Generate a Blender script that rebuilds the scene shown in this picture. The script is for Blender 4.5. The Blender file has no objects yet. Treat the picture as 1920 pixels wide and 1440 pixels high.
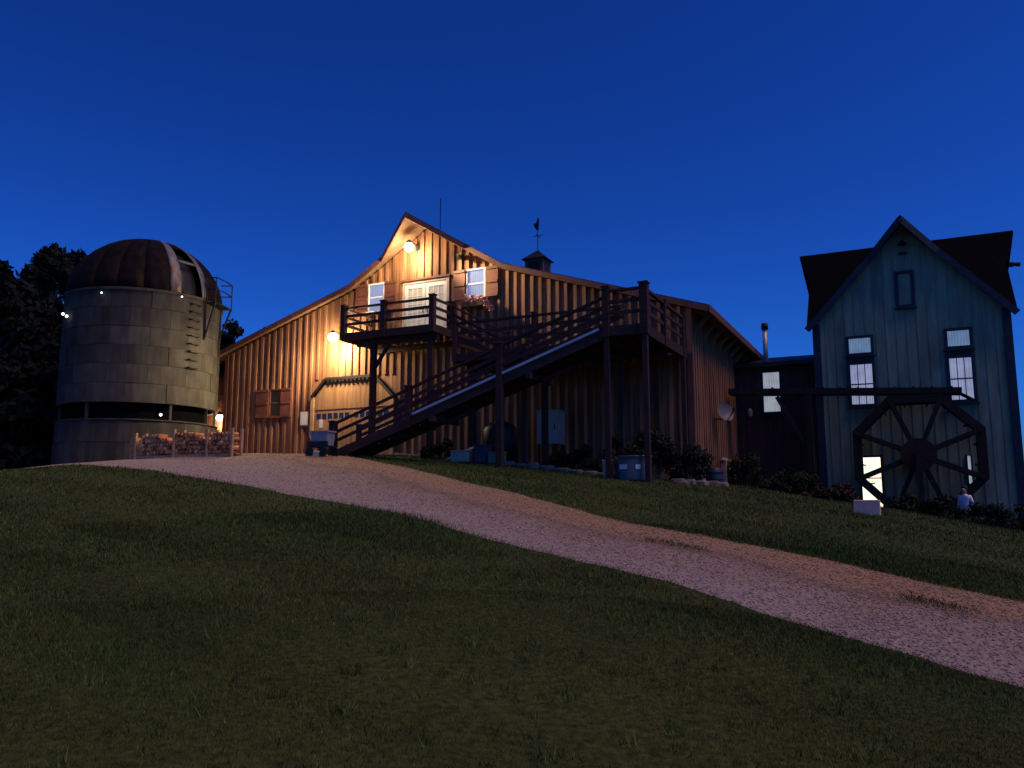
import bpy, bmesh, math, random
import numpy as np
from mathutils import Vector, Matrix

random.seed(7); rng = np.random.default_rng(7)
scene = bpy.context.scene
COL = scene.collection
R = math.radians

# ------------------------------------------------------------------ camera
cam_d = bpy.data.cameras.new('camera'); cam = bpy.data.objects.new('camera', cam_d); COL.objects.link(cam)
cam.location = (0, 0, 1.6); cam.rotation_euler = (R(90 + 8.025), 0, 0)
cam_d.sensor_width = 36; cam_d.lens = 1525 / 1920 * 36; cam_d.clip_end = 3000; cam_d.clip_start = .1
scene.camera = cam

# ------------------------------------------------------------------ sky, sun, exposure
SUN_AZ, SUN_EL = (0.85, -0.527), R(58)            # ground direction towards the added sun lamp, behind and right of the camera
world = bpy.data.worlds.new('World'); scene.world = world; world.use_nodes = True
wn = world.node_tree
sky = wn.nodes.new('ShaderNodeTexSky'); sky.sky_type = 'NISHITA'; sky.sun_disc = False
sky.sun_elevation = SUN_EL; sky.sun_rotation = math.atan2(SUN_AZ[0], SUN_AZ[1])
sky.ozone_density = 4.0; sky.dust_density = 0.6; sky.air_density = 1.0
tint = wn.nodes.new('ShaderNodeMix'); tint.data_type = 'RGBA'; tint.blend_type = 'MULTIPLY'
tint.inputs[0].default_value = 1.0
tint.inputs[7].default_value = (0.110, 0.395, 1.0, 1)
gam = wn.nodes.new('ShaderNodeGamma'); gam.inputs[1].default_value = 1.6      # deeper dusk gradient
wn.links.new(sky.outputs[0], gam.inputs[0]); wn.links.new(gam.outputs[0], tint.inputs[6])
wn.links.new(tint.outputs[2], wn.nodes['Background'].inputs[0])
wn.nodes['Background'].inputs[1].default_value = 0.0375
sun_d = bpy.data.lights.new('sun', 'SUN'); sun_d.energy = 1.45; sun_d.angle = R(25); sun_d.color = (1.0, 0.60, 0.26)  # warm sun lamp stands in for unseen yard lights on the right
sun = bpy.data.objects.new('sun', sun_d); COL.objects.link(sun)
_d = Vector((SUN_AZ[0] * math.cos(SUN_EL), SUN_AZ[1] * math.cos(SUN_EL), math.sin(SUN_EL)))
sun.rotation_euler = _d.to_track_quat('Z', 'Y').to_euler()
vs = scene.view_settings
vs.view_transform = 'Standard'; vs.look = 'None'; vs.gamma = 1.0; vs.exposure = 0.0; vs.use_curve_mapping = False
scene.render.engine = 'CYCLES'
scene.cycles.use_denoising = True
scene.cycles.max_bounces = 6; scene.cycles.diffuse_bounces = 3; scene.cycles.glossy_bounces = 3
scene.cycles.sample_clamp_indirect = 4.0

# ------------------------------------------------------------------ frames and terrain
AF = math.atan2(1540, 3160)                       # the facades run this much askew to the picture plane
EX = Vector((math.cos(AF), -math.sin(AF), 0)); EN = Vector((math.sin(AF), math.cos(AF), 0))
ORG = Vector((-3.45, 32.0, 0))
def W(s, t, z=0.0):
    return ORG + EX * s + EN * t + Vector((0, 0, z))
def ST(x, y):
    d = Vector((x, y, 0)) - ORG
    return d.dot(EX), d.dot(EN)
HC = [-0.05476, -0.01339, 0.02164, 0.09033, -0.01796, -0.00947, -0.01035, -0.01784]
def H(x, y):
    x = np.asarray(x, float); y = np.asarray(y, float)
    xc = np.clip(x, -34, 26); yc = np.clip(y, -6, 40)
    z = (HC[0]*xc + HC[1]*yc + HC[2]*xc*yc/10 + HC[3]*yc*yc/10 + HC[4]*xc*xc/10 + HC[5]*xc*yc*yc/100
         + HC[6]*xc*xc*yc/100 + HC[7]*yc**3/100)
    dx, dy = x - ORG.x, y - ORG.y
    s = dx*EX.x + dy*EX.y; t = dx*EN.x + dy*EN.y
    z = z - .5*np.exp(-((s-18.0)**2/14 + (t-5.6)**2/7))
    z = z + .03*np.sin(x*.9+1)*np.cos(y*.7) * np.clip((y-2)/6, 0, 1)
    return z
def G(s, t):
    p = W(s, t); return float(H(p.x, p.y))

# ------------------------------------------------------------------ materials
MATS = {}
def mat(name, col, rough=.8, var=.25, scale=(3, 3, 3), bump=.15, metal=0., rand=.12, detail=5, second=None, sec_scale=(1, 1, 1), sec_lo=.5, sec_hi=.65, spec=.3):
    m = bpy.data.materials.new(name); m.use_nodes = True; nt = m.node_tree; b = nt.nodes['Principled BSDF']
    b.inputs['Roughness'].default_value = rough; b.inputs['Metallic'].default_value = metal
    b.inputs['Specular IOR Level'].default_value = spec
    tc = nt.nodes.new('ShaderNodeTexCoord'); mp = nt.nodes.new('ShaderNodeMapping'); mp.inputs['Scale'].default_value = scale
    nt.links.new(tc.outputs['Object'], mp.inputs['Vector'])
    oi = nt.nodes.new('ShaderNodeObjectInfo')
    nz = nt.nodes.new('ShaderNodeTexNoise'); nz.inputs['Scale'].default_value = 1; nz.inputs['Detail'].default_value = detail
    nt.links.new(mp.outputs[0], nz.inputs['Vector'])
    rp = nt.nodes.new('ShaderNodeValToRGB'); e = rp.color_ramp.elements
    e[0].position = .3; e[1].position = .7
    e[0].color = (*[c*(1-var) for c in col], 1); e[1].color = (*[min(1, c*(1+var)) for c in col], 1)
    nt.links.new(nz.outputs[0], rp.inputs[0])
    out = rp.outputs[0]
    if second:
        mp2 = nt.nodes.new('ShaderNodeMapping'); mp2.inputs['Scale'].default_value = sec_scale
        nt.links.new(tc.outputs['Object'], mp2.inputs['Vector'])
        n2 = nt.nodes.new('ShaderNodeTexNoise'); n2.inputs['Scale'].default_value = 1; n2.inputs['Detail'].default_value = 6
        nt.links.new(mp2.outputs[0], n2.inputs['Vector'])
        r2 = nt.nodes.new('ShaderNodeValToRGB'); r2.color_ramp.elements[0].position = sec_lo; r2.color_ramp.elements[1].position = sec_hi
        nt.links.new(n2.outputs[0], r2.inputs[0])
        mx = nt.nodes.new('ShaderNodeMix'); mx.data_type = 'RGBA'
        nt.links.new(r2.outputs[0], mx.inputs[0]); nt.links.new(out, mx.inputs[6]); mx.inputs[7].default_value = (*second, 1)
        out = mx.outputs[2]
    if rand:
        mr = nt.nodes.new('ShaderNodeMapRange'); mr.inputs[3].default_value = 1-rand; mr.inputs[4].default_value = 1+rand
        nt.links.new(oi.outputs['Random'], mr.inputs[0])
        m2 = nt.nodes.new('ShaderNodeVectorMath'); m2.operation = 'SCALE'
        nt.links.new(out, m2.inputs[0]); nt.links.new(mr.outputs[0], m2.inputs[3]); out = m2.outputs[0]
    nt.links.new(out, b.inputs['Base Color'])
    if bump:
        bp = nt.nodes.new('ShaderNodeBump'); bp.inputs['Strength'].default_value = bump; bp.inputs['Distance'].default_value = .02
        nt.links.new(nz.outputs[0], bp.inputs['Height']); nt.links.new(bp.outputs[0], b.inputs['Normal'])
    MATS[name] = m
    return m
def emit(name, col, strength):
    m = bpy.data.materials.new(name); m.use_nodes = True; nt = m.node_tree; b = nt.nodes['Principled BSDF']
    b.inputs['Base Color'].default_value = (*[c*.3 for c in col], 1); b.inputs['Roughness'].default_value = .3
    tc = nt.nodes.new('ShaderNodeTexCoord'); nz = nt.nodes.new('ShaderNodeTexNoise'); nz.inputs['Scale'].default_value = 1.7
    nt.links.new(tc.outputs['Object'], nz.inputs['Vector'])
    mr = nt.nodes.new('ShaderNodeMapRange'); mr.inputs[1].default_value = .3; mr.inputs[2].default_value = .7
    mr.inputs[3].default_value = strength*.75; mr.inputs[4].default_value = strength*1.15
    wv = nt.nodes.new('ShaderNodeTexWave'); wv.inputs['Scale'].default_value = 3.2; wv.inputs['Distortion'].default_value = 2.5; wv.inputs['Detail'].default_value = 1.0
    nt.links.new(tc.outputs['Object'], wv.inputs['Vector'])            # light and dark of curtain folds put into the glow
    av = nt.nodes.new('ShaderNodeMath'); av.operation = 'MULTIPLY_ADD'; av.inputs[1].default_value = .28
    nt.links.new(wv.outputs['Fac'], av.inputs[0]); nt.links.new(nz.outputs[0], av.inputs[2])
    sb = nt.nodes.new('ShaderNodeMath'); sb.operation = 'SUBTRACT'; sb.inputs[1].default_value = .14
    nt.links.new(av.outputs[0], sb.inputs[0]); nt.links.new(sb.outputs[0], mr.inputs[0])
    b.inputs['Emission Color'].default_value = (*col, 1); nt.links.new(mr.outputs[0], b.inputs['Emission Strength'])
    MATS[name] = m
    return m
def glass(name, col, rough=.05):
    m = bpy.data.materials.new(name); m.use_nodes = True; b = m.node_tree.nodes['Principled BSDF']
    b.inputs['Base Color'].default_value = (*col, 1); b.inputs['Roughness'].default_value = rough
    b.inputs['Specular IOR Level'].default_value = .8
    nt = m.node_tree; nz = nt.nodes.new('ShaderNodeTexNoise'); nz.inputs['Scale'].default_value = 2.5
    bp = nt.nodes.new('ShaderNodeBump'); bp.inputs['Strength'].default_value = .04
    nt.links.new(nz.outputs[0], bp.inputs['Height']); nt.links.new(bp.outputs[0], b.inputs['Normal'])
    MATS[name] = m
    return m

mat('siding', (.255, .118, .060), .75, .35, (9, 9, .7), .25, rand=.26, second=(.15, .062, .031), sec_scale=(2, 2, .35))
mat('door_wood', (.33, .175, .085), .7, .25, (9, 9, .7), .2, rand=.1)
mat('trim_red', (.15, .055, .038), .7, .25, (6, 6, 2), .15, rand=.1)
mat('shutter', (.16, .052, .036), .7, .25, (4, 4, 2), .15)
mat('deck_wood', (.050, .022, .018), .8, .35, (2, 8, 8), .25, rand=.22)
mat('tread_wood', (.035, .02, .020), .8, .35, (2, 8, 8), .25, rand=.2)
mat('soffit', (.22, .13, .08), .8, .25, (1, 8, 8), .15)
mat('roof_metal', (.022, .022, .026), .55, .3, (2, 2, 2), .05, metal=.2)
mat('mill_roof', (.0028, .0030, .0048), .9, .4, (8, 8, 8), .3, spec=.03)
mat('mill_siding', (.25, .28, .185), .8, .22, (6, 6, .6), .2, rand=.08, second=(.165, .185, .13), sec_scale=(1.5, 1.5, .4))
mat('navy_trim', (.018, .026, .045), .6, .25, (5, 5, 5), .1)
mat('link_siding', (.085, .040, .034), .8, .3, (6, 6, .7), .2, rand=.15)
mat('white_paint', (.72, .70, .66), .5, .06, (3, 3, 3), .05)
mat('cream', (.48, .34, .25), .6, .15, (5, 5, 2), .1)
mat('dark_metal', (.02, .018, .018), .6, .3, (8, 8, 8), .1, metal=.3)
mat('galv', (.5, .5, .53), .4, .15, (6, 6, 6), .05, metal=.3)
mat('dish_grey', (.14, .13, .13), .5, .15, (6, 6, 6), .05)
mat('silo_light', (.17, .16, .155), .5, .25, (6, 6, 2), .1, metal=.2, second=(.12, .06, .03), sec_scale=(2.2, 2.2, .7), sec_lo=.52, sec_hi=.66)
mat('silo_dome', (.008, .006, .006), .8, .5, (5, 5, 1.2), .15, metal=.0, rand=.3, spec=.08, second=(.036, .014, .006), sec_scale=(2.0, 2.0, .6), sec_lo=.55, sec_hi=.75)
mat('concrete', (.066, .062, .052), .92, .3, (2.2, 2.2, 1.1), .35, rand=.25, spec=.1, second=(.038, .034, .024), sec_scale=(1.3, 1.3, .35), sec_lo=.48, sec_hi=.7)
mat('footing', (.30, .25, .20), .9, .25, (4, 4, 4), .3)
mat('bark', (.05, .04, .03), .95, .4, (8, 8, 2), .5)
mat('leaf', (.006, .010, .005), .75, .5, (.7, .7, .7), 0, rand=.15, spec=.15)
mat('shrub_leaf', (.010, .018, .008), .7, .5, (2, 2, 2), 0, rand=.3, spec=.2)
mat('rust_leaf', (.045, .022, .012), .75, .5, (2, 2, 2), 0, rand=.2, spec=.2)
mat('log', (.46, .185, .075), .85, .4, (9, 9, 9), .3, rand=.4)
mat('log_pale', (.58, .30, .14), .85, .35, (9, 9, 9), .3, rand=.3)
mat('pale_post', (.46, .28, .15), .75, .2, (4, 4, 4), .15)
mat('wheel_wood', (.022, .014, .012), .85, .4, (4, 4, 4), .25, rand=.3)
mat('wheel_red', (.045, .016, .013), .8, .3, (4, 4, 4), .2)
mat('steel_blue', (.13, .13, .155), .45, .2, (3, 3, 1), .06, metal=.5)
mat('blue_plastic', (.03, .035, .07), .45, .15, (3, 3, 3), .03)
mat('cabinet', (.50, .40, .34), .5, .12, (4, 4, 2), .05, metal=.2)
mat('stone', (.15, .125, .10), .9, .3, (6, 6, 6), .4, rand=.25)
mat('beige_box', (.50, .38, .29), .8, .1, (5, 5, 5), .1)
mat('green_box', (.17, .18, .13), .6, .1, (5, 5, 5), .05)
mat('black_plastic', (.012, .012, .015), .5, .2, (4, 4, 4), .05)
mat('tub_grey', (.26, .26, .28), .5, .12, (5, 5, 5), .05)
mat('planter_pink', (.70, .47, .38), .8, .12, (6, 6, 6), .15)
mat('band_shade', (.004, .004, .005), .95, .2, (4, 4, 4), .0, spec=.02)  # near-black for the shade inside the silo's open band
mat('shirt', (.78, .72, .72), .85, .08, (7, 7, 7), .1)
mat('skin', (.45, .24, .17), .6, .08, (9, 9, 9), .02)
mat('trousers', (.03, .035, .06), .9, .2, (9, 9, 9), .1)
mat('hair', (.03, .018, .012), .7, .3, (20, 20, 20), .3)
mat('flower', (.45, .22, .20), .7, .3, (9, 9, 9), 0, rand=.2)
mat('soil', (.03, .02, .015), .95, .3, (9, 9, 9), .4)
emit('bulb', (1.0, .84, .52), 40)
emit('bulb_small', (1.0, .95, .9), 5)
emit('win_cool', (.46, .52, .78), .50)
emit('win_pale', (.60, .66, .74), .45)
emit('win_trans', (.20, .32, .52), .55)  # transom panes glow in place of the sky they reflect
emit('win_blue', (.30, .38, .72), .62)  # blue of the panes put in as a glow, no room light behind
emit('win_warm', (1.0, .84, .60), 1.7)
emit('win_door', (1.0, .86, .70), .25)
glass('pane', (.012, .014, .018))

# ------------------------------------------------------------------ mesh helpers
class MB:
    def __init__(self): self.v = []; self.f = []
    def add(self, vs_, fs_):
        o = len(self.v); self.v += [tuple(p) for p in vs_]; self.f += [tuple(i+o for i in f) for f in fs_]; return self
    def box(self, x0, x1, y0, y1, z0, z1):
        if x0 > x1: x0, x1 = x1, x0
        if y0 > y1: y0, y1 = y1, y0
        return self.add([(x0,y0,z0),(x1,y0,z0),(x1,y1,z0),(x0,y1,z0),(x0,y0,z1),(x1,y0,z1),(x1,y1,z1),(x0,y1,z1)],
                        [(0,3,2,1),(4,5,6,7),(0,1,5,4),(1,2,6,5),(2,3,7,6),(3,0,4,7)])
    def prism(self, poly, axis, a, b):
        """poly: list of 2D points; extruded along axis from a to b ('y': poly is x,z; 'x': y,z; 'z': x,y)"""
        area = sum(poly[i][0]*poly[(i+1) % len(poly)][1]-poly[(i+1) % len(poly)][0]*poly[i][1] for i in range(len(poly)))
        if area < 0: poly = poly[::-1]
        n = len(poly)
        if axis == 'y': f = lambda p, c: (p[0], c, p[1]); flip = True
        elif axis == 'x': f = lambda p, c: (c, p[0], p[1]); flip = False
        else: f = lambda p, c: (p[0], p[1], c); flip = False
        vs_ = [f(p, a) for p in poly] + [f(p, b) for p in poly]
        fs_ = [tuple(range(n))[::-1], tuple(range(n, 2*n))] + [(i, (i+1) % n, n+(i+1) % n, n+i) for i in range(n)]
        if flip != (b < a): fs_ = [q[::-1] for q in fs_]
        return self.add(vs_, fs_)
    def slab(self, pts, th):
        """planar polygon of 3D points thickened downwards by th along z"""
        n = len(pts); top = [tuple(p) for p in pts]; bot = [(p[0], p[1], p[2]-th) for p in pts]
        nz = sum((pts[i][0]*pts[(i+1) % n][1]-pts[(i+1) % n][0]*pts[i][1]) for i in range(n))
        fs_ = [tuple(range(n)), tuple(range(n, 2*n))[::-1]] + [(i, n+i, n+(i+1) % n, (i+1) % n) for i in range(n)]
        if nz < 0: fs_ = [q[::-1] for q in fs_]
        return self.add(top+bot, fs_)
    def beam(self, p, q, w, h, up=(0, 0, 1)):
        p = Vector(p); q = Vector(q); d = (q-p).normalized(); u = Vector(up)
        if abs(d.dot(u)) > .98: u = Vector((0, 1, 0))
        sd = d.cross(u).normalized(); u = sd.cross(d).normalized()
        vs_ = []
        for c in (p, q):
            for a, b in ((-1,-1),(1,-1),(1,1),(-1,1)): vs_.append(c + sd*(a*w/2) + u*(b*h/2))
        return self.add(vs_, [(0,1,2,3),(7,6,5,4),(0,4,5,1),(1,5,6,2),(2,6,7,3),(3,7,4,0)])
    def cyl(self, p, q, r1, r2=None, n=10, cap=True):
        r2 = r1 if r2 is None else r2
        p = Vector(p); q = Vector(q); d = (q-p).normalized(); u = Vector((0, 0, 1)) if abs(d.z) < .9 else Vector((1, 0, 0))
        a = d.cross(u).normalized(); b = d.cross(a).normalized(); vs_ = []
        for c, r in ((p, r1), (q, r2)):
            for k in range(n):
                g = 2*math.pi*k/n; vs_.append(c + a*(r*math.cos(g)) + b*(r*math.sin(g)))
        fs_ = [(k, n+k, n+(k+1) % n, (k+1) % n) for k in range(n)]
        if cap: fs_ += [tuple(range(n)), tuple(range(n, 2*n))[::-1]]
        return self.add(vs_, fs_)
    def tube(self, path, radii, n=8):
        for i in range(len(path)-1): self.cyl(path[i], path[i+1], radii[i], radii[i+1], n)
        return self
    def sphere(self, c, r, sx=1, sy=1, sz=1, nu=12, nv=8):
        c = Vector(c); vs_ = []; fs_ = []
        for j in range(1, nv):
            th = math.pi*j/nv
            for i in range(nu):
                ph = 2*math.pi*i/nu
                vs_.append((c.x+r*sx*math.sin(th)*math.cos(ph), c.y+r*sy*math.sin(th)*math.sin(ph), c.z+r*sz*math.cos(th)))
        top = len(vs_); vs_.append((c.x, c.y, c.z+r*sz)); vs_.append((c.x, c.y, c.z-r*sz))
        for j in range(nv-2):
            for i in range(nu):
                a = j*nu+i; b = j*nu+(i+1) % nu; fs_.append((a, a+nu, b+nu, b))
        for i in range(nu):
            fs_.append((top, i, (i+1) % nu)); k = (nv-2)*nu; fs_.append((top+1, k+(i+1) % nu, k+i))
        return self.add(vs_, fs_)
    def lathe(self, prof, c=(0, 0, 0), n=20):
        vs_ = []; fs_ = []
        for r, z in prof:
            for k in range(n):
                g = 2*math.pi*k/n; vs_.append((c[0]+r*math.cos(g), c[1]+r*math.sin(g), c[2]+z))
        for j in range(len(prof)-1):
            for k in range(n):
                a = j*n+k; b = j*n+(k+1) % n; fs_.append((a, b, b+n, a+n))
        return self.add(vs_, fs_)
    def mesh(self, name, m, base=(0, 0, 0), smooth=False):
        me = bpy.data.meshes.new(name); b = Vector(base)
        me.from_pydata([(x-b.x, y-b.y, z-b.z) for x, y, z in self.v], [], self.f)
        me.materials.append(MATS[m] if isinstance(m, str) else m)
        if smooth:
            for p in me.polygons: p.use_smooth = True
        me.update(); return me
BASE = {}
def link(o, parent=None):
    COL.objects.link(o)
    if parent is not None: o.parent = parent
    return o
def tag(o, label=None, cat=None, group=None, kind=None):
    if label: o['label'] = label
    if cat: o['category'] = cat
    if group: o['group'] = group
    if kind: o['kind'] = kind
    return o
def thing(name, label, cat, s, t, z, group=None):
    """an Empty at the thing's base; its meshes are written in the facade frame (s, t, z)"""
    o = bpy.data.objects.new(name, None); o.location = W(s, t, z); o.rotation_euler = (0, 0, -AF); o.empty_display_size = .2
    BASE[o.name] = (s, t, z); link(o); return tag(o, label, cat, group)
def part(name, mb, m, parent, smooth=False, label=None):
    b = BASE[parent.name]
    o = bpy.data.objects.new(name, mb.mesh(name, m, b, smooth)); BASE[o.name] = b
    link(o, parent)
    if label: o['label'] = label
    return o
def solo(name, label, cat, mb, m, s, t, z, group=None, smooth=False):
    """a thing that is a single mesh"""
    o = bpy.data.objects.new(name, mb.mesh(name, m, (s, t, z), smooth)); o.location = W(s, t, z); o.rotation_euler = (0, 0, -AF)
    BASE[o.name] = (s, t, z); link(o); return tag(o, label, cat, group)
def bevel(o, w=.01, seg=1):
    md = o.modifiers.new('bevel', 'BEVEL'); md.width = w; md.segments = seg; md.limit_method = 'ANGLE'; return o
def raw(name, V, F, m, smooth=False):
    me = bpy.data.meshes.new(name); me.vertices.add(len(V)); me.vertices.foreach_set('co', np.asarray(V, np.float32).ravel())
    F = np.asarray(F, np.int32); k = F.shape[1]
    me.loops.add(F.size); me.loops.foreach_set('vertex_index', F.ravel())
    me.polygons.add(len(F)); me.polygons.foreach_set('loop_start', np.arange(0, F.size, k, dtype=np.int32))
    me.polygons.foreach_set('loop_total', np.full(len(F), k, np.int32))
    if smooth: me.polygons.foreach_set('use_smooth', np.ones(len(F), bool))
    me.materials.append(MATS[m] if isinstance(m, str) else m); me.update(calc_edges=True); return me

# ------------------------------------------------------------------ driveway outline (edge pairs, far left to near right)
PAIRS = [((-60, 39), (-60, 41)), ((-30, 35), (-30, 38)), ((-20, 30.8), (-20, 37.5)), ((-13.2, 25.6), (-13.5, 37.3)), ((-9.4, 21.8), (-8.0, 33.9)),
         ((-5.7, 18.25), (-4.9, 26.6)), ((-2.6, 15.5), (-1.5, 20.8)), ((0, 12.7), (1.35, 16.4)), ((1.66, 10.8), (3.4, 14.1)),
         ((3.0, 8.8), (5.2, 12.2)), ((3.75, 7.8), (6.6, 10.7)), ((5, 5.8), (8.5, 8.4)), ((7, 2), (11.5, 4)), ((9, -3), (14.5, -2))]
def catmull(P, n):
    P = [np.array(p, float) for p in P]; P = [2*P[0]-P[1]] + P + [2*P[-1]-P[-2]]; out = []
    for i in range(1, len(P)-2):
        for k in range(n):
            u = k/n; a, b, c, d = P[i-1:i+3]
            out.append(.5*((2*b)+(-a+c)*u+(2*a-5*b+4*c-d)*u*u+(-a+3*b-3*c+d)*u**3))
    out.append(P[-2]); return np.array(out)
EL_ = catmull([p[0] for p in PAIRS], 26); EU_ = catmull([p[1] for p in PAIRS], 26)
def ragged(P, ph):
    d = np.gradient(P, axis=0); d /= np.linalg.norm(d, axis=1)[:, None]; nrm = np.stack([-d[:, 1], d[:, 0]], -1)
    L = np.concatenate([[0], np.cumsum(np.linalg.norm(np.diff(P, axis=0), axis=1))])
    return P + nrm*(.05*np.sin(L*.8+ph)+.03*np.sin(L*2.3+2*ph)+.02*np.sin(L*6.1+ph))[:, None]
EL_ = ragged(EL_, .4); EU_ = ragged(EU_, 1.7)
ROADPOLY = np.vstack([EL_, EU_[::-1]])
def inside(px, py, poly):
    r = np.zeros(len(px), bool); x0, y0 = poly[-1]
    for x1, y1 in poly:
        c = ((y1 > py) != (y0 > py)) & (px < (x0-x1)*(py-y1)/(y0-y1+1e-12)+x1)
        r ^= c; x0, y0 = x1, y1
    return r

# lawn: one sheet to the horizon, fine where the camera is near
def ground_material():
    m = bpy.data.materials.new('lawn'); m.use_nodes = True; nt = m.node_tree; b = nt.nodes['Principled BSDF']
    b.inputs['Roughness'].default_value = .95; b.inputs['Specular IOR Level'].default_value = .1
    tc = nt.nodes.new('ShaderNodeTexCoord')
    n1 = nt.nodes.new('ShaderNodeTexNoise'); n1.inputs['Scale'].default_value = .35; n1.inputs['Detail'].default_value = 6
    n2 = nt.nodes.new('ShaderNodeTexNoise'); n2.inputs['Scale'].default_value = 14; n2.inputs['Detail'].default_value = 8
    nt.links.new(tc.outputs['Object'], n1.inputs['Vector']); nt.links.new(tc.outputs['Object'], n2.inputs['Vector'])
    r1 = nt.nodes.new('ShaderNodeValToRGB'); r1.color_ramp.elements[0].position = .35; r1.color_ramp.elements[1].position = .65
    r1.color_ramp.elements[0].color = (.066, .082, .020, 1); r1.color_ramp.elements[1].color = (.048, .070, .018, 1)
    r2 = nt.nodes.new('ShaderNodeValToRGB'); r2.color_ramp.elements[0].position = .3; r2.color_ramp.elements[1].position = .75
    r2.color_ramp.elements[0].color = (.35, .35, .35, 1); r2.color_ramp.elements[1].color = (1.3, 1.25, 1.1, 1)
    nt.links.new(n1.outputs[0], r1.inputs[0]); nt.links.new(n2.outputs[0], r2.inputs[0])
    mx = nt.nodes.new('ShaderNodeMix'); mx.data_type = 'RGBA'; mx.blend_type = 'MULTIPLY'; mx.inputs[0].default_value = 1
    nt.links.new(r1.outputs[0], mx.inputs[6]); nt.links.new(r2.outputs[0], mx.inputs[7]); nt.links.new(mx.outputs[2], b.inputs['Base Color'])
    bp = nt.nodes.new('ShaderNodeBump'); bp.inputs['Strength'].default_value = .6; bp.inputs['Distance'].default_value = .03
    nt.links.new(n2.outputs[0], bp.inputs['Height']); nt.links.new(bp.outputs[0], b.inputs['Normal'])
    MATS['lawn'] = m
def gravel_material():
    m = bpy.data.materials.new('gravel'); m.use_nodes = True; nt = m.node_tree; b = nt.nodes['Principled BSDF']
    b.inputs['Roughness'].default_value = .95; b.inputs['Specular IOR Level'].default_value = .15
    tc = nt.nodes.new('ShaderNodeTexCoord')
    v = nt.nodes.new('ShaderNodeTexVoronoi'); v.inputs['Scale'].default_value = 26
    n1 = nt.nodes.new('ShaderNodeTexNoise'); n1.inputs['Scale'].default_value = .6; n1.inputs['Detail'].default_value = 8
    for q in (v, n1): nt.links.new(tc.outputs['Object'], q.inputs['Vector'])
    # browner towards the uphill edge, greyer towards the other
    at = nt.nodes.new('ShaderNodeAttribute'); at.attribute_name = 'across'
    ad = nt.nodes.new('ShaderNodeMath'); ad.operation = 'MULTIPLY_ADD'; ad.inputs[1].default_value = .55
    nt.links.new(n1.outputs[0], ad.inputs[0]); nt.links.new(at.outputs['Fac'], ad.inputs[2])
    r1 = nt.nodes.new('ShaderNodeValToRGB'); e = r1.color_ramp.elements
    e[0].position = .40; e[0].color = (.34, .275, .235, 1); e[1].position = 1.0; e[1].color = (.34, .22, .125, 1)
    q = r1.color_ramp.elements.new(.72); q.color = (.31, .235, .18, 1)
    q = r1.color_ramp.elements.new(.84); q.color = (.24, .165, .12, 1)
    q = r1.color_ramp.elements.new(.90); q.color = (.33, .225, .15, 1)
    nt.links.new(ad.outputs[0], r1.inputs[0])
    hs = nt.nodes.new('ShaderNodeMix'); hs.data_type = 'RGBA'; hs.blend_type = 'MULTIPLY'; hs.inputs[0].default_value = .75
    r2 = nt.nodes.new('ShaderNodeValToRGB'); r2.color_ramp.elements[0].color = (.45, .45, .45, 1); r2.color_ramp.elements[1].color = (1.25, 1.25, 1.25, 1)
    nt.links.new(v.outputs['Color'], r2.inputs[0])
    nt.links.new(r1.outputs[0], hs.inputs[6]); nt.links.new(r2.outputs[0], hs.inputs[7]); nt.links.new(hs.outputs[2], b.inputs['Base Color'])
    bp = nt.nodes.new('ShaderNodeBump'); bp.inputs['Strength'].default_value = .7; bp.inputs['Distance'].default_value = .02
    nt.links.new(v.outputs['Distance'], bp.inputs['Height']); nt.links.new(bp.outputs[0], b.inputs['Normal'])
    MATS['gravel'] = m
ground_material(); gravel_material()
def axis_pts(lo, a, b, hi, fine):
    mid = np.arange(a, b+1e-6, fine)
    left = a - np.geomspace(fine, a-lo, 30)[::-1]; right = b + np.geomspace(fine, hi-b, 30)
    return np.concatenate([left, mid, right])
xs = axis_pts(-900, -36, 30, 900, .3); ys = axis_pts(-60, -2, 44, 1500, .3)
XX, YY = np.meshgrid(xs, ys); ZZ = H(XX, YY)
far = np.clip((np.hypot(XX, YY)-60)/400, 0, 1); ZZ = ZZ - far*2.0
V = np.stack([XX.ravel(), YY.ravel(), ZZ.ravel()], -1); nx, ny = len(xs), len(ys)
I = np.arange(nx*ny).reshape(ny, nx)
Fq = np.stack([I[:-1, :-1].ravel(), I[:-1, 1:].ravel(), I[1:, 1:].ravel(), I[1:, :-1].ravel()], -1)
lawn = link(bpy.data.objects.new('lawn', raw('lawn', V, Fq, 'lawn', True)))
tag(lawn, 'mown grass lawn sloping down to the right', None, None, 'structure')
nv = 40; tt = np.linspace(0, 1, nv)
PX = EL_[:, None, 0]*(1-tt)+EU_[:, None, 0]*tt; PY = EL_[:, None, 1]*(1-tt)+EU_[:, None, 1]*tt
crown = .004 + .05*np.sin(np.pi*tt)[None, :]**.8 - .025*np.exp(-((tt-.30)/.08)**2)[None, :] - .025*np.exp(-((tt-.72)/.08)**2)[None, :]
PZ = H(PX, PY) + crown
I = np.arange(PX.size).reshape(PX.shape)
Fq = np.stack([I[:-1, :-1].ravel(), I[1:, :-1].ravel(), I[1:, 1:].ravel(), I[:-1, 1:].ravel()], -1)
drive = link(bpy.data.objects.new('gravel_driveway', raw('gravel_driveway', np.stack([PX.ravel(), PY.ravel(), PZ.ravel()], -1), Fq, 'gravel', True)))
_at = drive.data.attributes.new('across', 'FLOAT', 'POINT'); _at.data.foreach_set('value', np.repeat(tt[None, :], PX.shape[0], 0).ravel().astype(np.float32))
tag(drive, 'gravel driveway curving up from the lower right to the barn', None, None, 'structure')

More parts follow.
